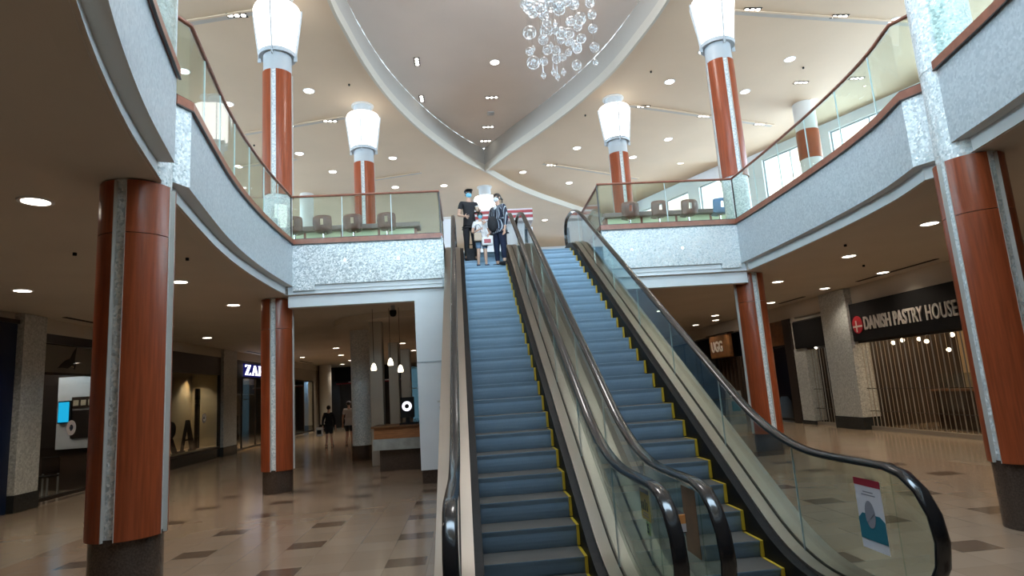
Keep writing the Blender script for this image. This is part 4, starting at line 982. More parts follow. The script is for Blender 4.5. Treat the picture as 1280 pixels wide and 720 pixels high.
# triple spots
tri_mesh = {}
def triple(x, y, z, rz, label):
    t = thing('triple_spot', (x, y, z), label, 'light')
    if not tri_mesh:
        a = MB().box(x - .24, x + .24, y - .09, y + .09, z - .012, z).build('plate', 'black', t); tri_mesh['plate'] = a.data
        L_ = []
        for i in (-1, 0, 1):
            L_.append(MB().lathe([(1e-6, z - .016), (.06, z - .014)], x + i * .155, y, 16).build('lens', 'lens_up', t).data)
        tri_mesh['lens'] = L_
    else:
        for nm, d in [('plate', tri_mesh['plate'])] + [('lens', q) for q in tri_mesh['lens']]:
            o = bpy.data.objects.new(nm, d); COL.objects.link(o); o.parent = t
    t.rotation_euler.z = rz; return t
for x, y, z, rz, lb in [(-5.11, 13.83, ZU, 0, 'triple spot left of the left lamp shade'), (-5.7, 20.0, ZU, .1, 'triple spot at the left wood column on the long slot'), (-4.2, 19.75, ZU, .1, 'triple spot at the right end of the left slot'),
    (7.9, 13.98, ZU, 0, 'triple spot just right of the right lamp shade'), (10.53, 14.35, ZU, 0, 'triple spot on the near right slot'), (6.54, 19.38, ZU, .1, 'triple spot at the start of the middle right slot'), (9.08, 20.31, ZU, .1, 'triple spot left of the right wood column on the slot'), (11.63, 21.17, ZU, .1, 'triple spot right of the right wood column'),
    (4.04, 24.65, ZU, .1, 'triple spot left of the small right lamp column'), (11.47, 17.98, ZU, 0, 'triple spot behind the right railing glass, left pair'), (13.3, 17.8, ZU, 0, 'triple spot behind the right railing glass, right pair'),
    (-1.08, 17.85, ZK, PI / 2, 'upright triple spot in the coffer, upper'), (-1.12, 20.3, ZK, PI / 2, 'upright triple spot in the coffer, lower'), (1.37, 20.36, ZK, 0, 'triple spot in the coffer, highest of three level ones'), (1.32, 22.83, ZK, 0, 'triple spot in the coffer, middle of three level ones'), (1.25, 24.2, ZK, 0, 'triple spot in the coffer, nearest the tip')]:
    triple(x, y, z, rz, lb)
tag(MB().box(1.25, 1.5, 21.5, 21.75, ZK - .03, ZK).build('ceiling_grille', 'grey_metal'), 'small grey square grille in the coffer between triple spots', 'vent')
for i, ((xa, ya), (xb, yb), lb) in enumerate([((-6.4, 14.15), (-4.4, 13.7), 'recessed lit slot left of the left lamp'), ((-7.3, 20.6), (-3.66, 19.55), 'recessed slot crossing behind the left wood column'), ((-3.7, 25.7), (-1.53, 25.0), 'short recessed slot right of the small left lamp column'),
      ((7.4, 14.1), (13.6, 14.9), 'long recessed slot right of the right lamp'), ((6.0, 19.3), (12.2, 21.4), 'long recessed slot behind the right wood column'), ((3.65, 24.5), (8.4, 26.9), 'recessed slot behind the small right lamp column'), ((-9.9, 24.0), (-6.2, 23.0), 'recessed slot seen over the left railing')]):
    t = thing('ceiling_slot', ((xa + xb) / 2, (ya + yb) / 2, ZU), lb, 'light')
    d = Vector((xb - xa, yb - ya, 0)).normalized(); nn = Vector((-d.y, d.x, 0))
    def bar(o0, o1, z0, z1):
        mb = MB(); P_ = [Vector((xa, ya, 0)) + nn * o0, Vector((xb, yb, 0)) + nn * o0, Vector((xb, yb, 0)) + nn * o1, Vector((xa, ya, 0)) + nn * o1]
        return mb.poly([(p.x, p.y, z0) for p in P_], (0, 0, z1 - z0))
    bar(-.10, .07, ZU - .008, ZU - .002).build('slot_shadow_gap', 'wall', t); bar(-.16, -.10, ZU - .03, ZU - .001).build('lip', 'ceil_up', t)

# sprinkler dots
spr = [(-3.1, 17.3), (-7.3, 21.5), (-3.0, 21.2), (6.1, 17.0), (8.2, 17.2), (11.0, 17.0), (4.6, 19.9)]
pm = None
for i, (x, y) in enumerate(spr):
    o = MB().cyl(x, y, ZU - .05, ZU, .03, 10).build('sprinkler', 'black') if pm is None else bpy.data.objects.new('sprinkler', pm)
    if pm is None: pm = o.data
    else: COL.objects.link(o); o.location = (x, y, ZU - .05)
    tag(o, 'tiny dark sprinkler head in the upper ceiling', 'sprinkler', 'sprinkler heads in the upper ceiling')
for i, (x, y) in enumerate(((-5.2, 8.4), (-4.0, 9.0), (7.0, 10.4), (8.9, 12.7))):
    o = MB().cyl(x, y, ZC - .04, ZC, .025, 10).build('sprinkler', 'black'); tag(o, 'tiny dark sprinkler head in the lower ceiling', 'sprinkler', 'sprinkler heads in the lower ceiling')
# inset studs on the fascias
for i, (x, z) in enumerate(((-2.43, 4.62), (-1.33, 4.60), (3.66, 4.54), (4.78, 4.52))):
    t = tag(MB().lathe([(1e-6, -.012), (.03, -.012), (.035, 0)], 0, 0, 14).build('wall_stud', 'chrome', loc=(0, 0, 0)), ['small round stud on the left mosaic front, left one', 'small round stud on the left mosaic front, right one', 'small round stud on the right mosaic front, left one', 'small round stud on the right mosaic front, right one'][i], 'stud')
    t.rotation_euler = (-PI / 2, 0, 0); t.location = (x, YB, z); t.rotation_euler = (R(-90), 0, 0)

# ------------------------------------------------------------------ chandelier
BUB = [(1.56, 10.69, 9.04, .131), (1.89, 11.05, 9.11, .113), (1.81, 10.84, 9.13, .133), (2.07, 11.12, 9.4, .16), (2.24, 11.15, 9.31, .137), (2.4, 10.48, 8.95, .108), (2.22, 10.42, 8.94, .086), (2.95, 11.4, 9.61, .106), (2.79, 10.71, 8.87, .093), (2.77, 10.68, 8.55, .092), (1.66, 11.59, 9.07, .153), (1.83, 10.96, 8.51, .107), (1.98, 11.4, 8.98, .139), (1.93, 10.97, 8.9, .101), (2.14, 11.17, 8.86, .103), (2.13, 10.58, 8.41, .119), (2.22, 11.16, 8.62, .086), (2.46, 11.44, 8.94, .117), (2.45, 11.03, 8.95, .102), (2.69, 11.29, 9.17, .128), (2.6, 11.21, 8.94, .096), (2.48, 10.48, 8.22, .096), (2.56, 11.31, 8.58, .115), (2.43, 11.11, 8.56, .079), (2.28, 10.76, 8.31, .066), (2.71, 10.44, 8.01, .096), (1.61, 11.44, 8.55, .088), (1.6, 10.97, 8.03, .133), (1.86, 11.26, 8.22, .086), (1.98, 11.45, 8.58, .104), (2.12, 11.26, 8.45, .103), (2.17, 11.51, 8.41, .098), (2.17, 10.87, 8.07, .077), (2.4, 11.36, 8.46, .074), (2.49, 10.93, 8.29, .1), (2.58, 11.52, 8.27, .105)]
DROP = [(2.96, 11.45, 8.28, .07), (1.71, 10.52, 7.51, .059), (1.91, 10.56, 7.59, .06), (2.0, 10.66, 7.55, .06), (2.3, 11.56, 8.14, .065), (1.61, 10.92, 8.29, .055), (2.01, 11.15, 8.5, .057), (2.31, 10.76, 8.75, .055), (2.11, 11.01, 8.89, .056)]
for i in range(26):
    a = random.uniform(0, 2 * PI); q = random.uniform(.1, .8); BUB.append((2.15 + q * math.cos(a), 11 + q * .8 * math.sin(a), random.uniform(9.3, 10.8), random.uniform(.08, .15)))
ch = thing('glass_chandelier', (2.15, 11, 7.5), 'cascading chandelier of clear blown-glass bubbles and drops hanging before the coffer', 'chandelier')
MB().lathe([(.9, ZK - .05), (.9, ZK)], 2.15, 11, 40).build('canopy', 'chrome', ch)
proto = None
for x, y, z, r in BUB:
    o = MB()
    o.ball((0, 0, 0), 1, 20, 12); o.ball((.1, .05, -.1), .55, 14, 8)
    if proto is None:
        proto = o.build('glass_bubble', 'bubble', ch, smooth=80); d = proto.data
        for v in d.vertices: v.co = v.co + Vector((2.15, 11, 7.5))
        b = proto
    else: b = bpy.data.objects.new('glass_bubble', proto.data); COL.objects.link(b); b.parent = ch
    b.location = (x - 2.15, y - 11, z - 7.5); b.scale = (r, r, r * random.uniform(.88, 1.05)); b.rotation_euler.z = random.uniform(0, 6)
pd = None
for x, y, z, r in DROP:
    if pd is None:
        m_ = MB().lathe([(1e-6, -1.5), (.25, -1.1), (.8, -.3), (.85, 0), (.5, .7), (.15, 1.3), (1e-6, 1.9)], 0, 0, 14); m_.ball((0, 0, -.1), .4, 10, 6)
        b = m_.build('glass_drop', 'bubble', ch, smooth=80); pd = b.data
        for v in pd.vertices: v.co = v.co + Vector((2.15, 11, 7.5))
    else: b = bpy.data.objects.new('glass_drop', pd); COL.objects.link(b); b.parent = ch
    b.location = (x - 2.15, y - 11, z - 7.5); b.scale = (r, r, r)
mb = MB()
for x, y, z, r in BUB + DROP: mb.box(x - .0015, x + .0015, y - .0015, y + .0015, z + r * .8, ZK)
w = mb.build('suspension_wires', 'chrome', ch); w['kind'] = 'stuff'

# ------------------------------------------------------------------ bar seats and counters upstairs
def bar_stool(x, y, label, mat='stool', first={}):
    t = thing('bar_stool', (x, y, ZF + .05), label, 'stool')
    z0 = ZF + .05
    if mat in first:
        for nm, d, bv in first[mat]:
            o = bpy.data.objects.new(nm, d); COL.objects.link(o); o.parent = t
        return t
    # bent shell: back with square hole, curving into the seat
    nx, prof = 12, [(-.19, .735), (-.20, .78), (-.21, .83), (-.22, .88), (-.228, .93), (-.232, .98), (-.23, 1.03), (-.22, 1.07)]
    seat = [(.20, .70), (.12, .69), (0, .685), (-.10, .69), (-.16, .70)]
    L_ = seat + prof; mb = MB(); vs = []
    for j, (dy, dz) in enumerate(L_):
        wd = (.15 + .022 * j if j < 4 else .235) if j < 5 else (.205 + .02 * math.sin(PI * (j - 5) / 7) if j > 5 else .215)
        if j == len(L_) - 1: wd *= .85
        for i in range(nx + 1):
            u = -1 + 2 * i / nx; cv = .07 * u * u
            vs.append((x + wd * u, y + dy + (cv if j >= 5 else 0), z0 + dz + (.03 * u * u if j < 5 else 0)))
    fs = []
    for j in range(len(L_) - 1):
        for i in range(nx):
            if 7 <= j <= 9 and nx // 2 - 1 <= i <= nx // 2: continue
            a = j * (nx + 1) + i; fs.append((a, a + 1, a + nx + 2, a + nx + 1))
    mb.add(vs, fs); b = mb.build('shell', mat, t, smooth=60); s_ = b.modifiers.new('Solid', 'SOLIDIFY'); s_.thickness = .014
    p = MB().lathe([(.19, 0), (.19, .02), (.03, .05), (.025, .66), (.06, .68)], 0, 0, 20); p.v = [(a + x, b_ + y, c_ + z0) for a, b_, c_ in p.v]; p = p.build('pedestal', 'chrome', t, smooth=40)
    q = MB().tube([(x + .13 * math.cos(a), y + .13 * math.sin(a) + .02, z0 + .28) for a in [2 * PI * i / 16 for i in range(16)]], .01, 6, closed=True).build('footrest', 'chrome', t, smooth=60)
    # bake the solidify for the copies
    dg = bpy.context.evaluated_depsgraph_get(); bpy.context.view_layer.update()
    me = bpy.data.meshes.new_from_object(b.evaluated_get(dg)); b.modifiers.clear(); b.data = me
    first[mat] = [('shell', me, 0), ('pedestal', p.data, 0), ('footrest', q.data, 0)]
    return t
for x, lb in ((-3.95, 'brown shell bar stool nearest the left balcony corner column'), (-3.27, 'brown shell bar stool second from the left corner column'), (-2.56, 'brown shell bar stool left of the small lamp column'), (-1.76, 'brown shell bar stool nearest the left escalator')): bar_stool(x, 14.45, lb)
for x, lb in ((4.22, 'brown shell bar stool in front of the small right lamp column'), (4.97, 'brown shell bar stool second from the right escalator'), (5.73, 'brown shell bar stool third from the right escalator')): bar_stool(x, 14.45, lb)
bar_stool(6.55, 14.45, 'blue shell bar stool nearest the right balcony corner', 'stool_blue')
tag(MB().lathe([(.13, 0), (.16, .3), (.15, .55), (.1, .6)], 6.78, 14.0, 20).build('orange_pot', 'stool_orange', smooth=50, loc=(6.78, 14.0, 0)), 'orange tub on the upper floor beside the right corner column', 'tub').location.z = ZF + .05
def bar_counter(x0, x1, label):
    t = thing('bar_counter', ((x0 + x1) / 2, 15.3, ZF + .05), label, 'counter'); z = ZF + .05
    MB().box(x0, x1, 15.05, 15.55, z + .92, z + 1.04).build('counter_top', 'taupe', t, bevel=.01)
    n = 4
    for i in range(n): a = x0 + .1 + (x1 - x0 - .2) * i / n; MB().box(a, a + (x1 - x0 - .2) / n - .06, 15.20, 15.26, z + .06, z + .92).build('front_panel', 'lime', t)
    for i in range(n + 1): a = x0 + .1 + (x1 - x0 - .2) * i / n - .06; MB().box(a, a + .06, 15.2, 15.5, z, z + .92).build('upright', 'wood_trim', t)
    return t
bar_counter(-4.9, -1.02, 'grey-topped bar counter with pale green panels behind the left stools'); bar_counter(3.75, 7.7, 'grey-topped bar counter with pale green panels behind the right stools')

# kiosk and bits behind the people
k = thing('food_kiosk', (1.4, 20.4, ZF + .05), 'white food kiosk with two red stripes behind the people on the escalator', 'kiosk'); z = ZF + .05
MB().box(.45, 2.45, 20, 21.5, z, z + 2.1).build('body', 'mask_white', k); MB().box(.42, 2.48, 19.95, 21.5, z + 2.32, z + 2.75).build('header', 'paper', k)
MB().box(.42, 2.48, 19.92, 19.95, z + 2.60, z + 2.69).build('stripe', 'red', k); MB().box(.42, 2.48, 19.92, 19.95, z + 2.42, z + 2.52).build('stripe', 'red', k); MB().box(.5, 2.4, 20.3, 21.3, z + 2.1, z + 2.32).build('neck', 'white', k)
MB().box(1.9, 2.3, 19.97, 20.0, z + .9, z + 2.0).build('side_panel', 'cloth_denim', k)
k = thing('tall_cabinet', (-.48, 20, ZF + .05), 'white tall cabinet just right of the left straight railing', 'cabinet'); MB().box(-.66, -.28, 20, 20.5, z, z + 2.5).build('body', 'mask_white', k); MB().box(-.68, -.26, 19.98, 20.52, z + 2.5, z + 2.58).build('top', 'soffit', k)

# ------------------------------------------------------------------ people
def skin(name, J, edges, root, mat, parent, sub=2, smooth=True):
    names = list(J); idx = {n_: i for i, n_ in enumerate(names)}
    me = bpy.data.meshes.new(name); me.from_pydata([J[n_][:3] for n_ in names], [(idx[a], idx[b]) for a, b in edges], []); me.update()
    o = bpy.data.objects.new(name, me); COL.objects.link(o)
    sk = o.modifiers.new('Skin', 'SKIN'); sk.use_smooth_shade = True; sk.branch_smoothing = .4
    for n_, i in idx.items():
        r = J[n_][3]; r = r if isinstance(r, tuple) else (r, r); v = me.skin_vertices[0].data[i]; v.radius = r; v.use_root = (n_ == root)
    s = o.modifiers.new('Sub', 'SUBSURF'); s.levels = sub; s.render_levels = sub
    me.materials.append(M[mat]); dg = bpy.context.evaluated_depsgraph_get(); bpy.context.view_layer.update()
    m2 = bpy.data.meshes.new_from_object(o.evaluated_get(dg)); o.modifiers.clear(); o.data = m2; m2.name = name
    for p in m2.polygons: p.use_smooth = True
    o.parent = parent; WORLD[o.name] = WORLD[parent.name]; return o
def local(mb, name, mat, parent, smooth=80):
    me = bpy.data.meshes.new(name); me.from_pydata(mb.v, [], mb.f); me.materials.append(M[mat])
    for p in me.polygons: p.use_smooth = smooth is not None
    o = bpy.data.objects.new(name, me); COL.objects.link(o); o.parent = parent; WORLD[o.name] = WORLD[parent.name]; return o
def person(name, loc, rz, label, H, arms, legs, skin_m='skin', f=1., headturn=0., build=1.):
    """faces local -Y; arms/legs give joint positions as fractions of H"""
    root = thing(name, loc, label, 'person'); q = H / 1.7; b = build
    J = {}
    def j(n_, x, y, z_, r): J[n_] = (x * H, y * H, z_ * H, tuple(v * q for v in r) if isinstance(r, tuple) else r * q)
    j('pelvis', 0, 0, .53, (.13 * b, .10 * b)); j('waist', 0, -.002, .615, (.115 * b, .085 * b)); j('chest', 0, 0, .72, (.135 * b, .095 * b)); j('upper', 0, .004, .785, (.10 * b, .075 * b)); j('neck0', 0, .003, .825, .052); j('neck', 0, -.004, .855, .046)
    j('jaw', 0, -.012, .885, (.052, .058)); j('head', 0, -.006, .928, (.072, .086)); j('crown', 0, .0, .968, (.055, .066))
    E = [('pelvis', 'waist'), ('waist', 'chest'), ('chest', 'upper'), ('upper', 'neck0'), ('neck0', 'neck'), ('neck', 'jaw'), ('jaw', 'head'), ('head', 'crown')]
    for s_, sd in ((1, 'l'), (-1, 'r')):
        el, wr = arms[sd][:2]
        j('sh' + sd, s_ * .098 * (b * .5 + .5), .0, .80, .052); j('el' + sd, *el, .038); j('wr' + sd, *wr, .025)
        d = (Vector(wr) - Vector(el)).normalized()
        if len(arms[sd]) > 2: d = Vector(arms[sd][2]).normalized()
        pz = Vector(wr) + d * .035; j('pa' + sd, *pz, (.030, .020)); pe = Vector(wr) + d * .055; j('kn' + sd, *pe, (.032, .018))
        E += [('upper', 'sh' + sd), ('sh' + sd, 'el' + sd), ('el' + sd, 'wr' + sd), ('wr' + sd, 'pa' + sd), ('pa' + sd, 'kn' + sd)]
        side = d.cross(Vector((0, 1, .3))).normalized() * s_
        for fi, ln in enumerate((.034, .040, .037, .028)):
            o_ = side * (.0135 * (fi - 1.5)); a_ = pe + o_ * .8 + d * .012; m_ = a_ + o_ * .3 + d * ln * .55; e_ = m_ + d * ln * .4 + Vector((0, -.008, -.004))
            j('f%s%d' % (sd, fi), *a_, .0095); j('g%s%d' % (sd, fi), *m_, .0085); j('h%s%d' % (sd, fi), *e_, .0075)
            E += [('kn' + sd, 'f%s%d' % (sd, fi)), ('f%s%d' % (sd, fi), 'g%s%d' % (sd, fi)), ('g%s%d' % (sd, fi), 'h%s%d' % (sd, fi))]
        t_ = Vector(wr) + d * .018 - side * .024; t2 = t_ + d * .02 - side * .010 + Vector((0, -.006, 0)); j('t%s' % sd, *t_, .011); j('u%s' % sd, *t2, .0085); E += [('pa' + sd, 't' + sd), ('t' + sd, 'u' + sd)]
        kn, an, toe = legs[sd]
        j('hp' + sd, s_ * .05, 0, .49, .082 * b); j('kne' + sd, *kn, .054 * b); j('cal' + sd, *((Vector(kn) * .6 + Vector(an) * .4)), .05 * b); j('an' + sd, *an, .036); j('he' + sd, an[0], an[1] + .012, an[2] * .45, .034); j('to' + sd, *toe, (.034, .022))
        E += [('pelvis', 'hp' + sd), ('hp' + sd, 'kne' + sd), ('kne' + sd, 'cal' + sd), ('cal' + sd, 'an' + sd), ('an' + sd, 'he' + sd), ('he' + sd, 'to' + sd)]
    body = skin('body', J, E, 'pelvis', skin_m, root)
    # face
    hz, hy = .928 * H, -.006 * H
    for s_ in (1, -1):
        local(MB().ball((s_ * .030 * q, hy - .083 * q, hz + .012 * q), .011 * q, 10, 6), 'eye', 'black', root); local(MB().ball((s_ * .076 * q, hy + .005, hz - .005), .024 * q, 10, 6, sc_=(.4, .8, 1.2)), 'ear', skin_m, root)
    local(MB().ball((0, hy - .092 * q, hz - .014 * q), .015 * q, 10, 6, sc_=(.8, 1, 1.3)), 'nose', skin_m, root)
    local(MB().ball((0, hy - .078 * q, hz - .048 * q), .02 * q, 10, 6, sc_=(1.1, .5, .4)), 'mouth', 'red' if 0 else skin_m, root)
    root.rotation_euler.z = rz
    return root, J, E, H, q
def sub(J, keys, grow, rmap={}):
    out = {}
    for k_ in keys:
        x, y, z_, r = J[k_]; g = rmap.get(k_, grow); r = r if isinstance(r, tuple) else (r, r); out[k_] = (x, y, z_, (r[0] + g, r[1] + g))
    return out
def pick(E, keys): return [(a, b) for a, b in E if a in keys and b in keys]
def lerp(J, a, b, t, r): p = Vector(J[a][:3]).lerp(Vector(J[b][:3]), t); return (p.x, p.y, p.z, r)
def shirt(J, E, root, mat, sleeve=.55, hem='pelvis', grow=.014, q=1, name='shirt'):
    K = ['pelvis', 'waist', 'chest', 'upper', 'shl', 'shr']; K2 = sub(J, K, grow * q); E2 = pick(E, K) + [('pelvis', 'hem')]; K2['hem'] = (0, 0, J['pelvis'][2] - .075 * q, (.135 * q + grow, .105 * q + grow))
    x, y, z_, r = K2['upper']; 
    for sd in 'lr':
        if sleeve <= 1: K2['s' + sd] = lerp(J, 'sh' + sd, 'el' + sd, sleeve, .050 * q); E2 += [('sh' + sd, 's' + sd)]
        else:
            K2['el' + sd] = (*J['el' + sd][:3], .050 * q); K2['s' + sd] = lerp(J, 'el' + sd, 'wr' + sd, sleeve - 1, .038 * q); E2 += [('sh' + sd, 'el' + sd), ('el' + sd, 's' + sd)]
    return skin(name, K2, E2, 'pelvis', mat, root)
def trousers(J, E, root, mat, to=.95, q=1, name='trousers', grow=.012):
    K2 = sub(J, ['pelvis', 'hpl', 'hpr', 'knel', 'kner'], grow * q); E2 = [('pelvis', 'hpl'), ('pelvis', 'hpr'), ('hpl', 'knel'), ('hpr', 'kner')]
    K2['wst'] = (J['pelvis'][0], J['pelvis'][1], J['pelvis'][2] + .09 * q, (.125 * q, .095 * q)); E2 += [('pelvis', 'wst')]
    if to > 1:
        for sd in 'lr': K2['c' + sd] = lerp(J, 'kne' + sd, 'an' + sd, .5, .058 * q); K2['a' + sd] = lerp(J, 'kne' + sd, 'an' + sd, to - 1, .052 * q); E2 += [('kne' + sd, 'c' + sd), ('c' + sd, 'a' + sd)]
    else:
        for sd in 'lr': K2['kne' + sd] = lerp(J, 'hp' + sd, 'kne' + sd, to, .085 * q)
    return skin(name, K2, E2, 'pelvis', mat, root)
def shoes(J, root, mat, q=1, sole=None):
    for sd in 'lr':
        a, h, t_ = J['an' + sd], J['he' + sd], J['to' + sd]
        K = {'a': (a[0], a[1], a[2] * .9, .048 * q), 'h': (h[0], h[1], h[2] + .006, .052 * q), 't': (t_[0], t_[1] - .01, t_[2] + .006, (.056 * q, .04 * q))}
        s_ = skin('shoe', K, [('a', 'h'), ('h', 't')], 'h', mat, root)
        if sole: local(MB().ball((t_[0], (t_[1] + h[1]) / 2, .012), .05 * q, 14, 6, sc_=(.9, 2.0, .28)), 'sole', sole, s_)
def hair_cap(J, root, q, H, mat='hair', back=.01, low=0., name='hair'):
    x, y, z_, r = J['head']; mb = MB(); mb.ball((x, y + .012 * q, z_ + .028 * q), .098 * q, 18, 12, sc_=(.86, 1.0, .92))
    keep = [v for v in mb.v]; mb.f = [f for f in mb.f if not all(keep[i][1] < y - .045 * q and keep[i][2] < z_ + .045 * q for i in f) and sum(keep[i][2] for i in f) / len(f) > z_ - .07 * q - low]
    return local(mb, name, mat, root)
def mask(J, root, q, mat):
    x, y, z_, r = J['head']; mb = MB(); c = (x, y - .036 * q, z_ - .040 * q); mb.ball(c, .064 * q, 16, 10, sc_=(1.02, 1.0, .95)); keep = mb.v
    mb.f = [f for f in mb.f if sum(keep[i][1] for i in f) / len(f) < c[1] + .012 * q]
    m_ = local(mb, 'face_mask', mat, root)
    return m_
TRD = lambda k: (Y0 + RUN * k, Z0 + .2 * k)
LEGS = {'l': ((.055, -.008, .285), (.06, .012, .05), (.068, -.085, .018)), 'r': ((-.055, -.008, .285), (-.06, .012, .05), (-.068, -.085, .018))}
# woman in pinstripe blazer, in profile facing left
y21, z21 = TRD(21); y22, z22 = TRD(22)
LW = {'l': ((.07, -.01, .285), (.085, -.02, .05), (.09, -.11, .018)), 'r': ((-.07, .0, .285), (-.085, .02, .05), (-.09, -.07, .018))}
w, J, E, H, q = person('person', (.86, y21 + .17, z21), R(-50), 'woman in dark pinstripe blazer and navy trousers facing left, carrying a black shoulder bag', 1.70,
    {'l': ((.155, -.01, .63), (.16, -.05, .485)), 'r': ((-.14, -.03, .63), (-.10, -.14, .60))}, LW, build=1.15)
shirt(J, E, w, 'stripes', 1.86, q=q, grow=.026, name='blazer'); trousers(J, E, w, 'cloth_navy', 1.86, q=q); shoes(J, w, 'cloth_blk', q)
hair_cap(J, w, q, H); mask(J, w, q, 'mask_white')
hx, hy_, hz_ = J['head'][:3]
local(MB().ball((hx, hy_ + .105, hz_ + .03), .035, 12, 8, sc_=(.9, 1, .9)).tube([(hx, hy_ + .12, hz_ + .02), (hx, hy_ + .165, hz_ - .01), (hx, hy_ + .155, hz_ - .075)], .022, 8), 'ponytail', 'hair', w)
local(MB().ball((0, -.085, .785 * H), .05, 12, 8, sc_=(1, .4, 1.2)), 'blouse_front', 'mask_white', w)
bg = thing('shoulder_bag', (.72, y21 + .06, z21 + .78), 'black shoulder bag hanging at the hip of the woman in the blazer', 'bag')
b0 = MB().ball((0, 0, .17), .17, 18, 12, sc_=(.72, .55, 1.05)); b0.tube([(-.06, 0, .30), (-.02, .03, .52), (.05, .06, .66), (.10, .05, .62), (.06, 0, .32)], .009, 6)
local(b0, 'pouch', 'cloth_blk', bg)
# man in black cap
m, J, E, H, q = person('person', (.215, y22 + .17, z22), R(18), 'man in black cap, blue face mask and black T-shirt standing behind the child', 1.74,
    {'l': ((.14, .0, .63), (.09, -.14, .64)), 'r': ((-.15, .0, .63), (-.11, -.12, .585))}, LEGS, build=1.02)
shirt(J, E, m, 'cloth_blk', .62, q=q, grow=.02); trousers(J, E, m, 'cloth_blk', 1.9, q=q); shoes(J, m, 'cloth_blk', q); hair_cap(J, m, q, H); mask(J, m, q, 'mask_blue')
hx, hy_, hz_ = J['head'][:3]
cp = MB().ball((hx, hy_ + .002, hz_ + .055), .103, 18, 10, sc_=(.9, 1.02, .62)); kv = cp.v; cp.f = [f for f in cp.f if sum(kv[i][2] for i in f) / len(f) > hz_ + .04]
cp.poly([(hx + .085 * math.cos(a), hy_ - .07 + .115 * math.sin(a), hz_ + .056) for a in [PI + PI * i / 12 for i in range(13)]], (0, 0, .008)); local(cp, 'cap', 'black', m)
cu = thing('drink_cup', (.395, y22 - .045, z22 + 1.13), 'pale drink cup held in front of the man in the black cap', 'cup')
local(MB().lathe([(1e-6, 0), (.030, 0), (.040, .11)], 0, 0, 16), 'cup_wall', 'cloth_beige', cu); local(MB().lathe([(.042, .108), (.042, .12), (1e-6, .125)], 0, 0, 16), 'lid', 'mask_white', cu)
ph = tag(MB().box(.32, .47, y22 - .12, y22 - .03, z22 + 1.085, z22 + 1.10).build('dark_tray', 'black', bevel=.004), 'small dark tray held by the man in the cap under the drink cup', 'tray')
su = thing('black_suitcase', (.17, y22 - .0, z22), 'black bag standing at the feet of the man in the cap', 'suitcase')
MB().box(.10, .30, y22 + .02, y22 + .10, z22 + .0, z22 + .30).build('case', 'cloth_blk', su, bevel=.02); MB().box(.13, .14, y22 + .05, y22 + .06, z22 + .30, z22 + .38).box(.25, .26, y22 + .05, y22 + .06, z22 + .30, z22 + .38).box(.13, .26, y22 + .05, y22 + .06, z22 + .38, z22 + .40).build('handle', 'black', su)
# child
LC = {'l': ((.06, -.008, .27), (.07, .012, .05), (.09, -.09, .018)), 'r': ((-.06, -.008, .27), (-.07, .012, .05), (-.085, -.085, .018))}
c_, J, E, H, q = person('person', (.445, y21 + .16, z21), R(8), 'child in white T-shirt, blue-grey shorts and pale blue face mask', 1.27,
    {'l': ((.16, -.01, .62), (.12, -.09, .56)), 'r': ((-.155, -.02, .62), (-.06, -.13, .64))}, LC, build=1.05)
shirt(J, E, c_, 'cloth_white', .6, q=q, grow=.03); trousers(J, E, c_, 'cloth_denim', .80, q=q, name='shorts', grow=.03); shoes(J, c_, 'cloth_navy', q, sole='mask_white'); hair_cap(J, c_, q, H, low=.01); mask(J, c_, q, 'mask_blue')
# child's head reads larger
def bag(name, loc, label, mat, w_, d_, h_, strap=None, acc=None):
    t = thing(name, loc, label, 'bag'); mb = MB(); n = 6
    sec = [(-w_ / 2, -d_ / 2), (w_ / 2, -d_ / 2), (w_ / 2, d_ / 2), (-w_ / 2, d_ / 2)]
    mb.box(-w_ / 2, w_ / 2, -d_ / 2, d_ / 2, 0, h_); me = local(mb, 'pouch', mat, t, None); bv = me.modifiers.new('Bevel', 'BEVEL'); bv.width = min(d_, h_) * .35; bv.segments = 4
    if strap: local(MB().tube(strap, .007, 6), 'strap', 'grey_print', t)
    if acc: local(MB().box(-w_ * .3, w_ * .3, -d_ / 2 - .012, -d_ / 2 + .01, h_ * .25, h_ * .7), 'front_pocket', acc, t, None)
    return t
bag('small_backpack', (.37, y21 - .01, z21 + .56), 'beige little bag worn in front of the child', 'cloth_beige', .17, .08, .19, [(-.06, 0, .18), (-.05, .05, .36), (.03, .06, .40), (.07, .05, .34), (.07, 0, .18)])
bag('patterned_bag', (.575, y21 + .02, z21 + .46), 'white patterned bag with red dots at the right hip of the child', 'cloth_white', .25, .10, .19, [(-.10, 0, .17), (-.14, .03, .36), (-.12, .08, .46)], 'red')
# distant walkers
WLK = {'l': ((.05, -.03, .285), (.055, .05, .06), (.06, -.03, .03)), 'r': ((-.05, .0, .285), (-.055, -.06, .05), (-.06, -.15, .018))}
AD = {'l': ((.14, .01, .63), (.15, -.02, .49)), 'r': ((-.14, .01, .63), (-.15, -.02, .49))}
p1, J, E, H, q = person('person', (-5.45, 24.4, 0), R(180), 'distant walker in dark coat and bare legs, back turned, left of the pair', 1.60, AD, WLK)
shirt(J, E, p1, 'cloth_blk', 1.8, q=q, grow=.03, name='coat'); trousers(J, E, p1, 'cloth_blk', .9, q=q, name='skirt', grow=.02); shoes(J, p1, 'cloth_blk', q); hair_cap(J, p1, q, H, low=.03)
bag('shopping_bag', (-5.78, 24.3, .45), 'white and dark shopping bag carried by the left distant walker', 'cloth_white', .26, .12, .34, [(-.06, 0, .33), (0, 0, .45), (.06, 0, .33)], 'black')
p2, J, E, H, q = person('person', (-4.78, 24.9, 0), R(180), 'distant walker in pale T-shirt, dark shorts and cap, right of the pair', 1.72, AD, WLK)
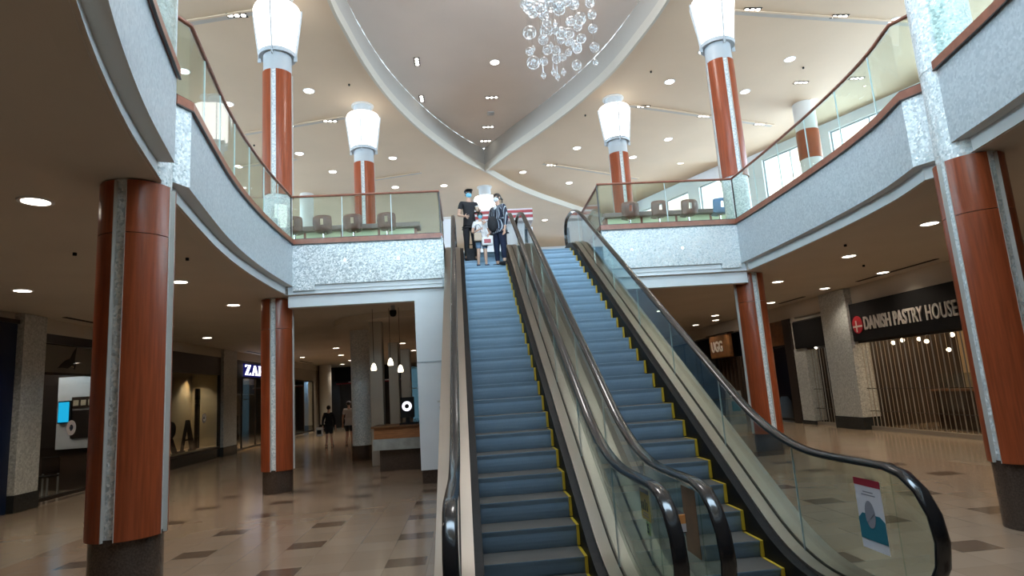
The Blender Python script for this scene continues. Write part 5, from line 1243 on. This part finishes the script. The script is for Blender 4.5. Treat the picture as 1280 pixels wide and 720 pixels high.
shirt(J, E, p2, 'cloth_white', .7, q=q, grow=.03); trousers(J, E, p2, 'cloth_blk', .95, q=q, name='shorts', grow=.025); shoes(J, p2, 'cloth_blk', q); hair_cap(J, p2, q, H)
hx, hy_, hz_ = J['head'][:3]; cp = MB().ball((hx, hy_, hz_ + .05), .105, 16, 10, sc_=(.9, 1.02, .7)); kv = cp.v; cp.f = [f for f in cp.f if sum(kv[i][2] for i in f) / len(f) > hz_ + .03]; local(cp, 'cap', 'grey_print', p2)

# ------------------------------------------------------------------ lights
def area(name, loc, rot, sx_, sy_, power, col, portal=False):
    l = bpy.data.lights.new(name, 'AREA'); l.shape = 'RECTANGLE'; l.size = sx_; l.size_y = sy_; l.energy = power; l.color = col
    if portal: l.cycles.is_portal = True
    o = bpy.data.objects.new(name, l); COL.objects.link(o); o.location = loc; o.rotation_euler = rot; return o
def point(name, loc, power, col, r=.2):
    l = bpy.data.lights.new(name, 'POINT'); l.energy = power; l.color = col; l.shadow_soft_size = r
    o = bpy.data.objects.new(name, l); COL.objects.link(o); o.location = loc; return o
def spot(name, loc, to, power, col, ang=50, blend=.8, r=.03):
    l = bpy.data.lights.new(name, 'SPOT'); l.energy = power; l.color = col; l.spot_size = R(ang); l.spot_blend = blend; l.shadow_soft_size = r
    o = bpy.data.objects.new(name, l); COL.objects.link(o); o.location = loc; d = Vector(to) - Vector(loc); o.rotation_euler = d.to_track_quat('-Z', 'Y').to_euler(); return o
point('coffer_fill_light', (2.15, 11, 10.9), 420, (1, .95, .9), .5)  # fill light added to brighten the coffer, no bulb modelled
WD = bpy.data.worlds.new('sky'); sc.world = WD; WD.use_nodes = True
bgn = WD.node_tree.nodes['Background']; bgn.inputs[0].default_value = (.66, .84, 1., 1); bgn.inputs[1].default_value = 20.
# daylight portals at the modelled openings
area('portal_skylight', (1.35, (SK[0] + SK[1]) / 2, ZU + .3), (0, 0, 0), 9.7, 2.8, 1, (1, 1, 1), True)
area('portal_rear', (1.0, -12.2, 8.4), (R(90), 0, 0), 33, 4.8, 1, (1, 1, 1), True)
area('portal_right', (12.75, 25.2, 9.05), (R(90), 0, R(115.3)), 15.5, 3.4, 1, (1, 1, 1), True)
# spots washing the beige display window, warm shop lights
for y in (21.5, 23.2 - .1): spot('display_spot', (WL - .8, y, 3.08), (WL - 1.0, y, 2.0), 45, (1, .66, .32), 60)
for y in (17.4, 23.0): spot('display_spot', (WL - .5, y, 3.08), (WL - .9, y, .5), 60, (1, .8, .55), 100)
area('shop_light', (-10.0, 16.1, 3.3), (0, 0, 0), .8, .3, 6, (.65, .9, 1))
area('shop_light', (-10.4, 28, 3.4), (0, 0, 0), 1.8, 5, 260, (1, .72, .42))
area('shop_light', (-10.8, 15, 3.6), (0, 0, 0), 1, 2, 45, (1, .85, .7))
area('shop_light', (-9.8, 35.2, 3.2), (0, 0, 0), .6, 3.5, 40, (1, .85, .6)); area('shop_light', (-9.8, 40.5, 3.2), (0, 0, 0), .6, 2, 60, (.7, .9, 1))
area('shop_light', (13.3, 13.2, 3.5), (0, 0, 0), 1.5, 5, 150, (1, .72, .42)); area('shop_light', (12.5, 18.4, 3.5), (0, 0, 0), 1.5, 1.6, 22, (1, .75, .45))
area('shop_light', (12.0, 22.0, 3.5), (0, 0, 0), 1, 2, 3, (1, .8, .6))

# ------------------------------------------------------------------ camera
cam = bpy.data.cameras.new('camera'); co = bpy.data.objects.new('camera', cam); COL.objects.link(co); sc.camera = co
F, PI_, RO, YA = 760., R(9.4), R(-3.85), R(4.6)
cam.sensor_width = 36; cam.lens = F / 1280 * 36; cam.clip_start = .05; cam.clip_end = 300
fw = Vector((math.sin(YA) * math.cos(PI_), math.cos(YA) * math.cos(PI_), math.sin(PI_))); rt0 = Vector((math.cos(YA), -math.sin(YA), 0)); up0 = rt0.cross(fw)
r2 = math.cos(RO) * rt0 + math.sin(RO) * up0; u2 = -math.sin(RO) * rt0 + math.cos(RO) * up0
mt = Matrix((r2, u2, -fw)).transposed().to_4x4(); mt.translation = Vector((0, 0, 1.75)); co.matrix_world = mt

sc.view_settings.view_transform = 'Standard'; sc.view_settings.look = 'None'; sc.view_settings.gamma = 1; sc.view_settings.exposure = 0
sc.view_settings.use_curve_mapping = False
cy = sc.cycles; cy.max_bounces = 8; cy.diffuse_bounces = 4; cy.glossy_bounces = 4; cy.transmission_bounces = 4; cy.transparent_max_bounces = 24
cy.caustics_reflective = False; cy.caustics_refractive = False; cy.sample_clamp_indirect = 6; cy.use_denoising = True
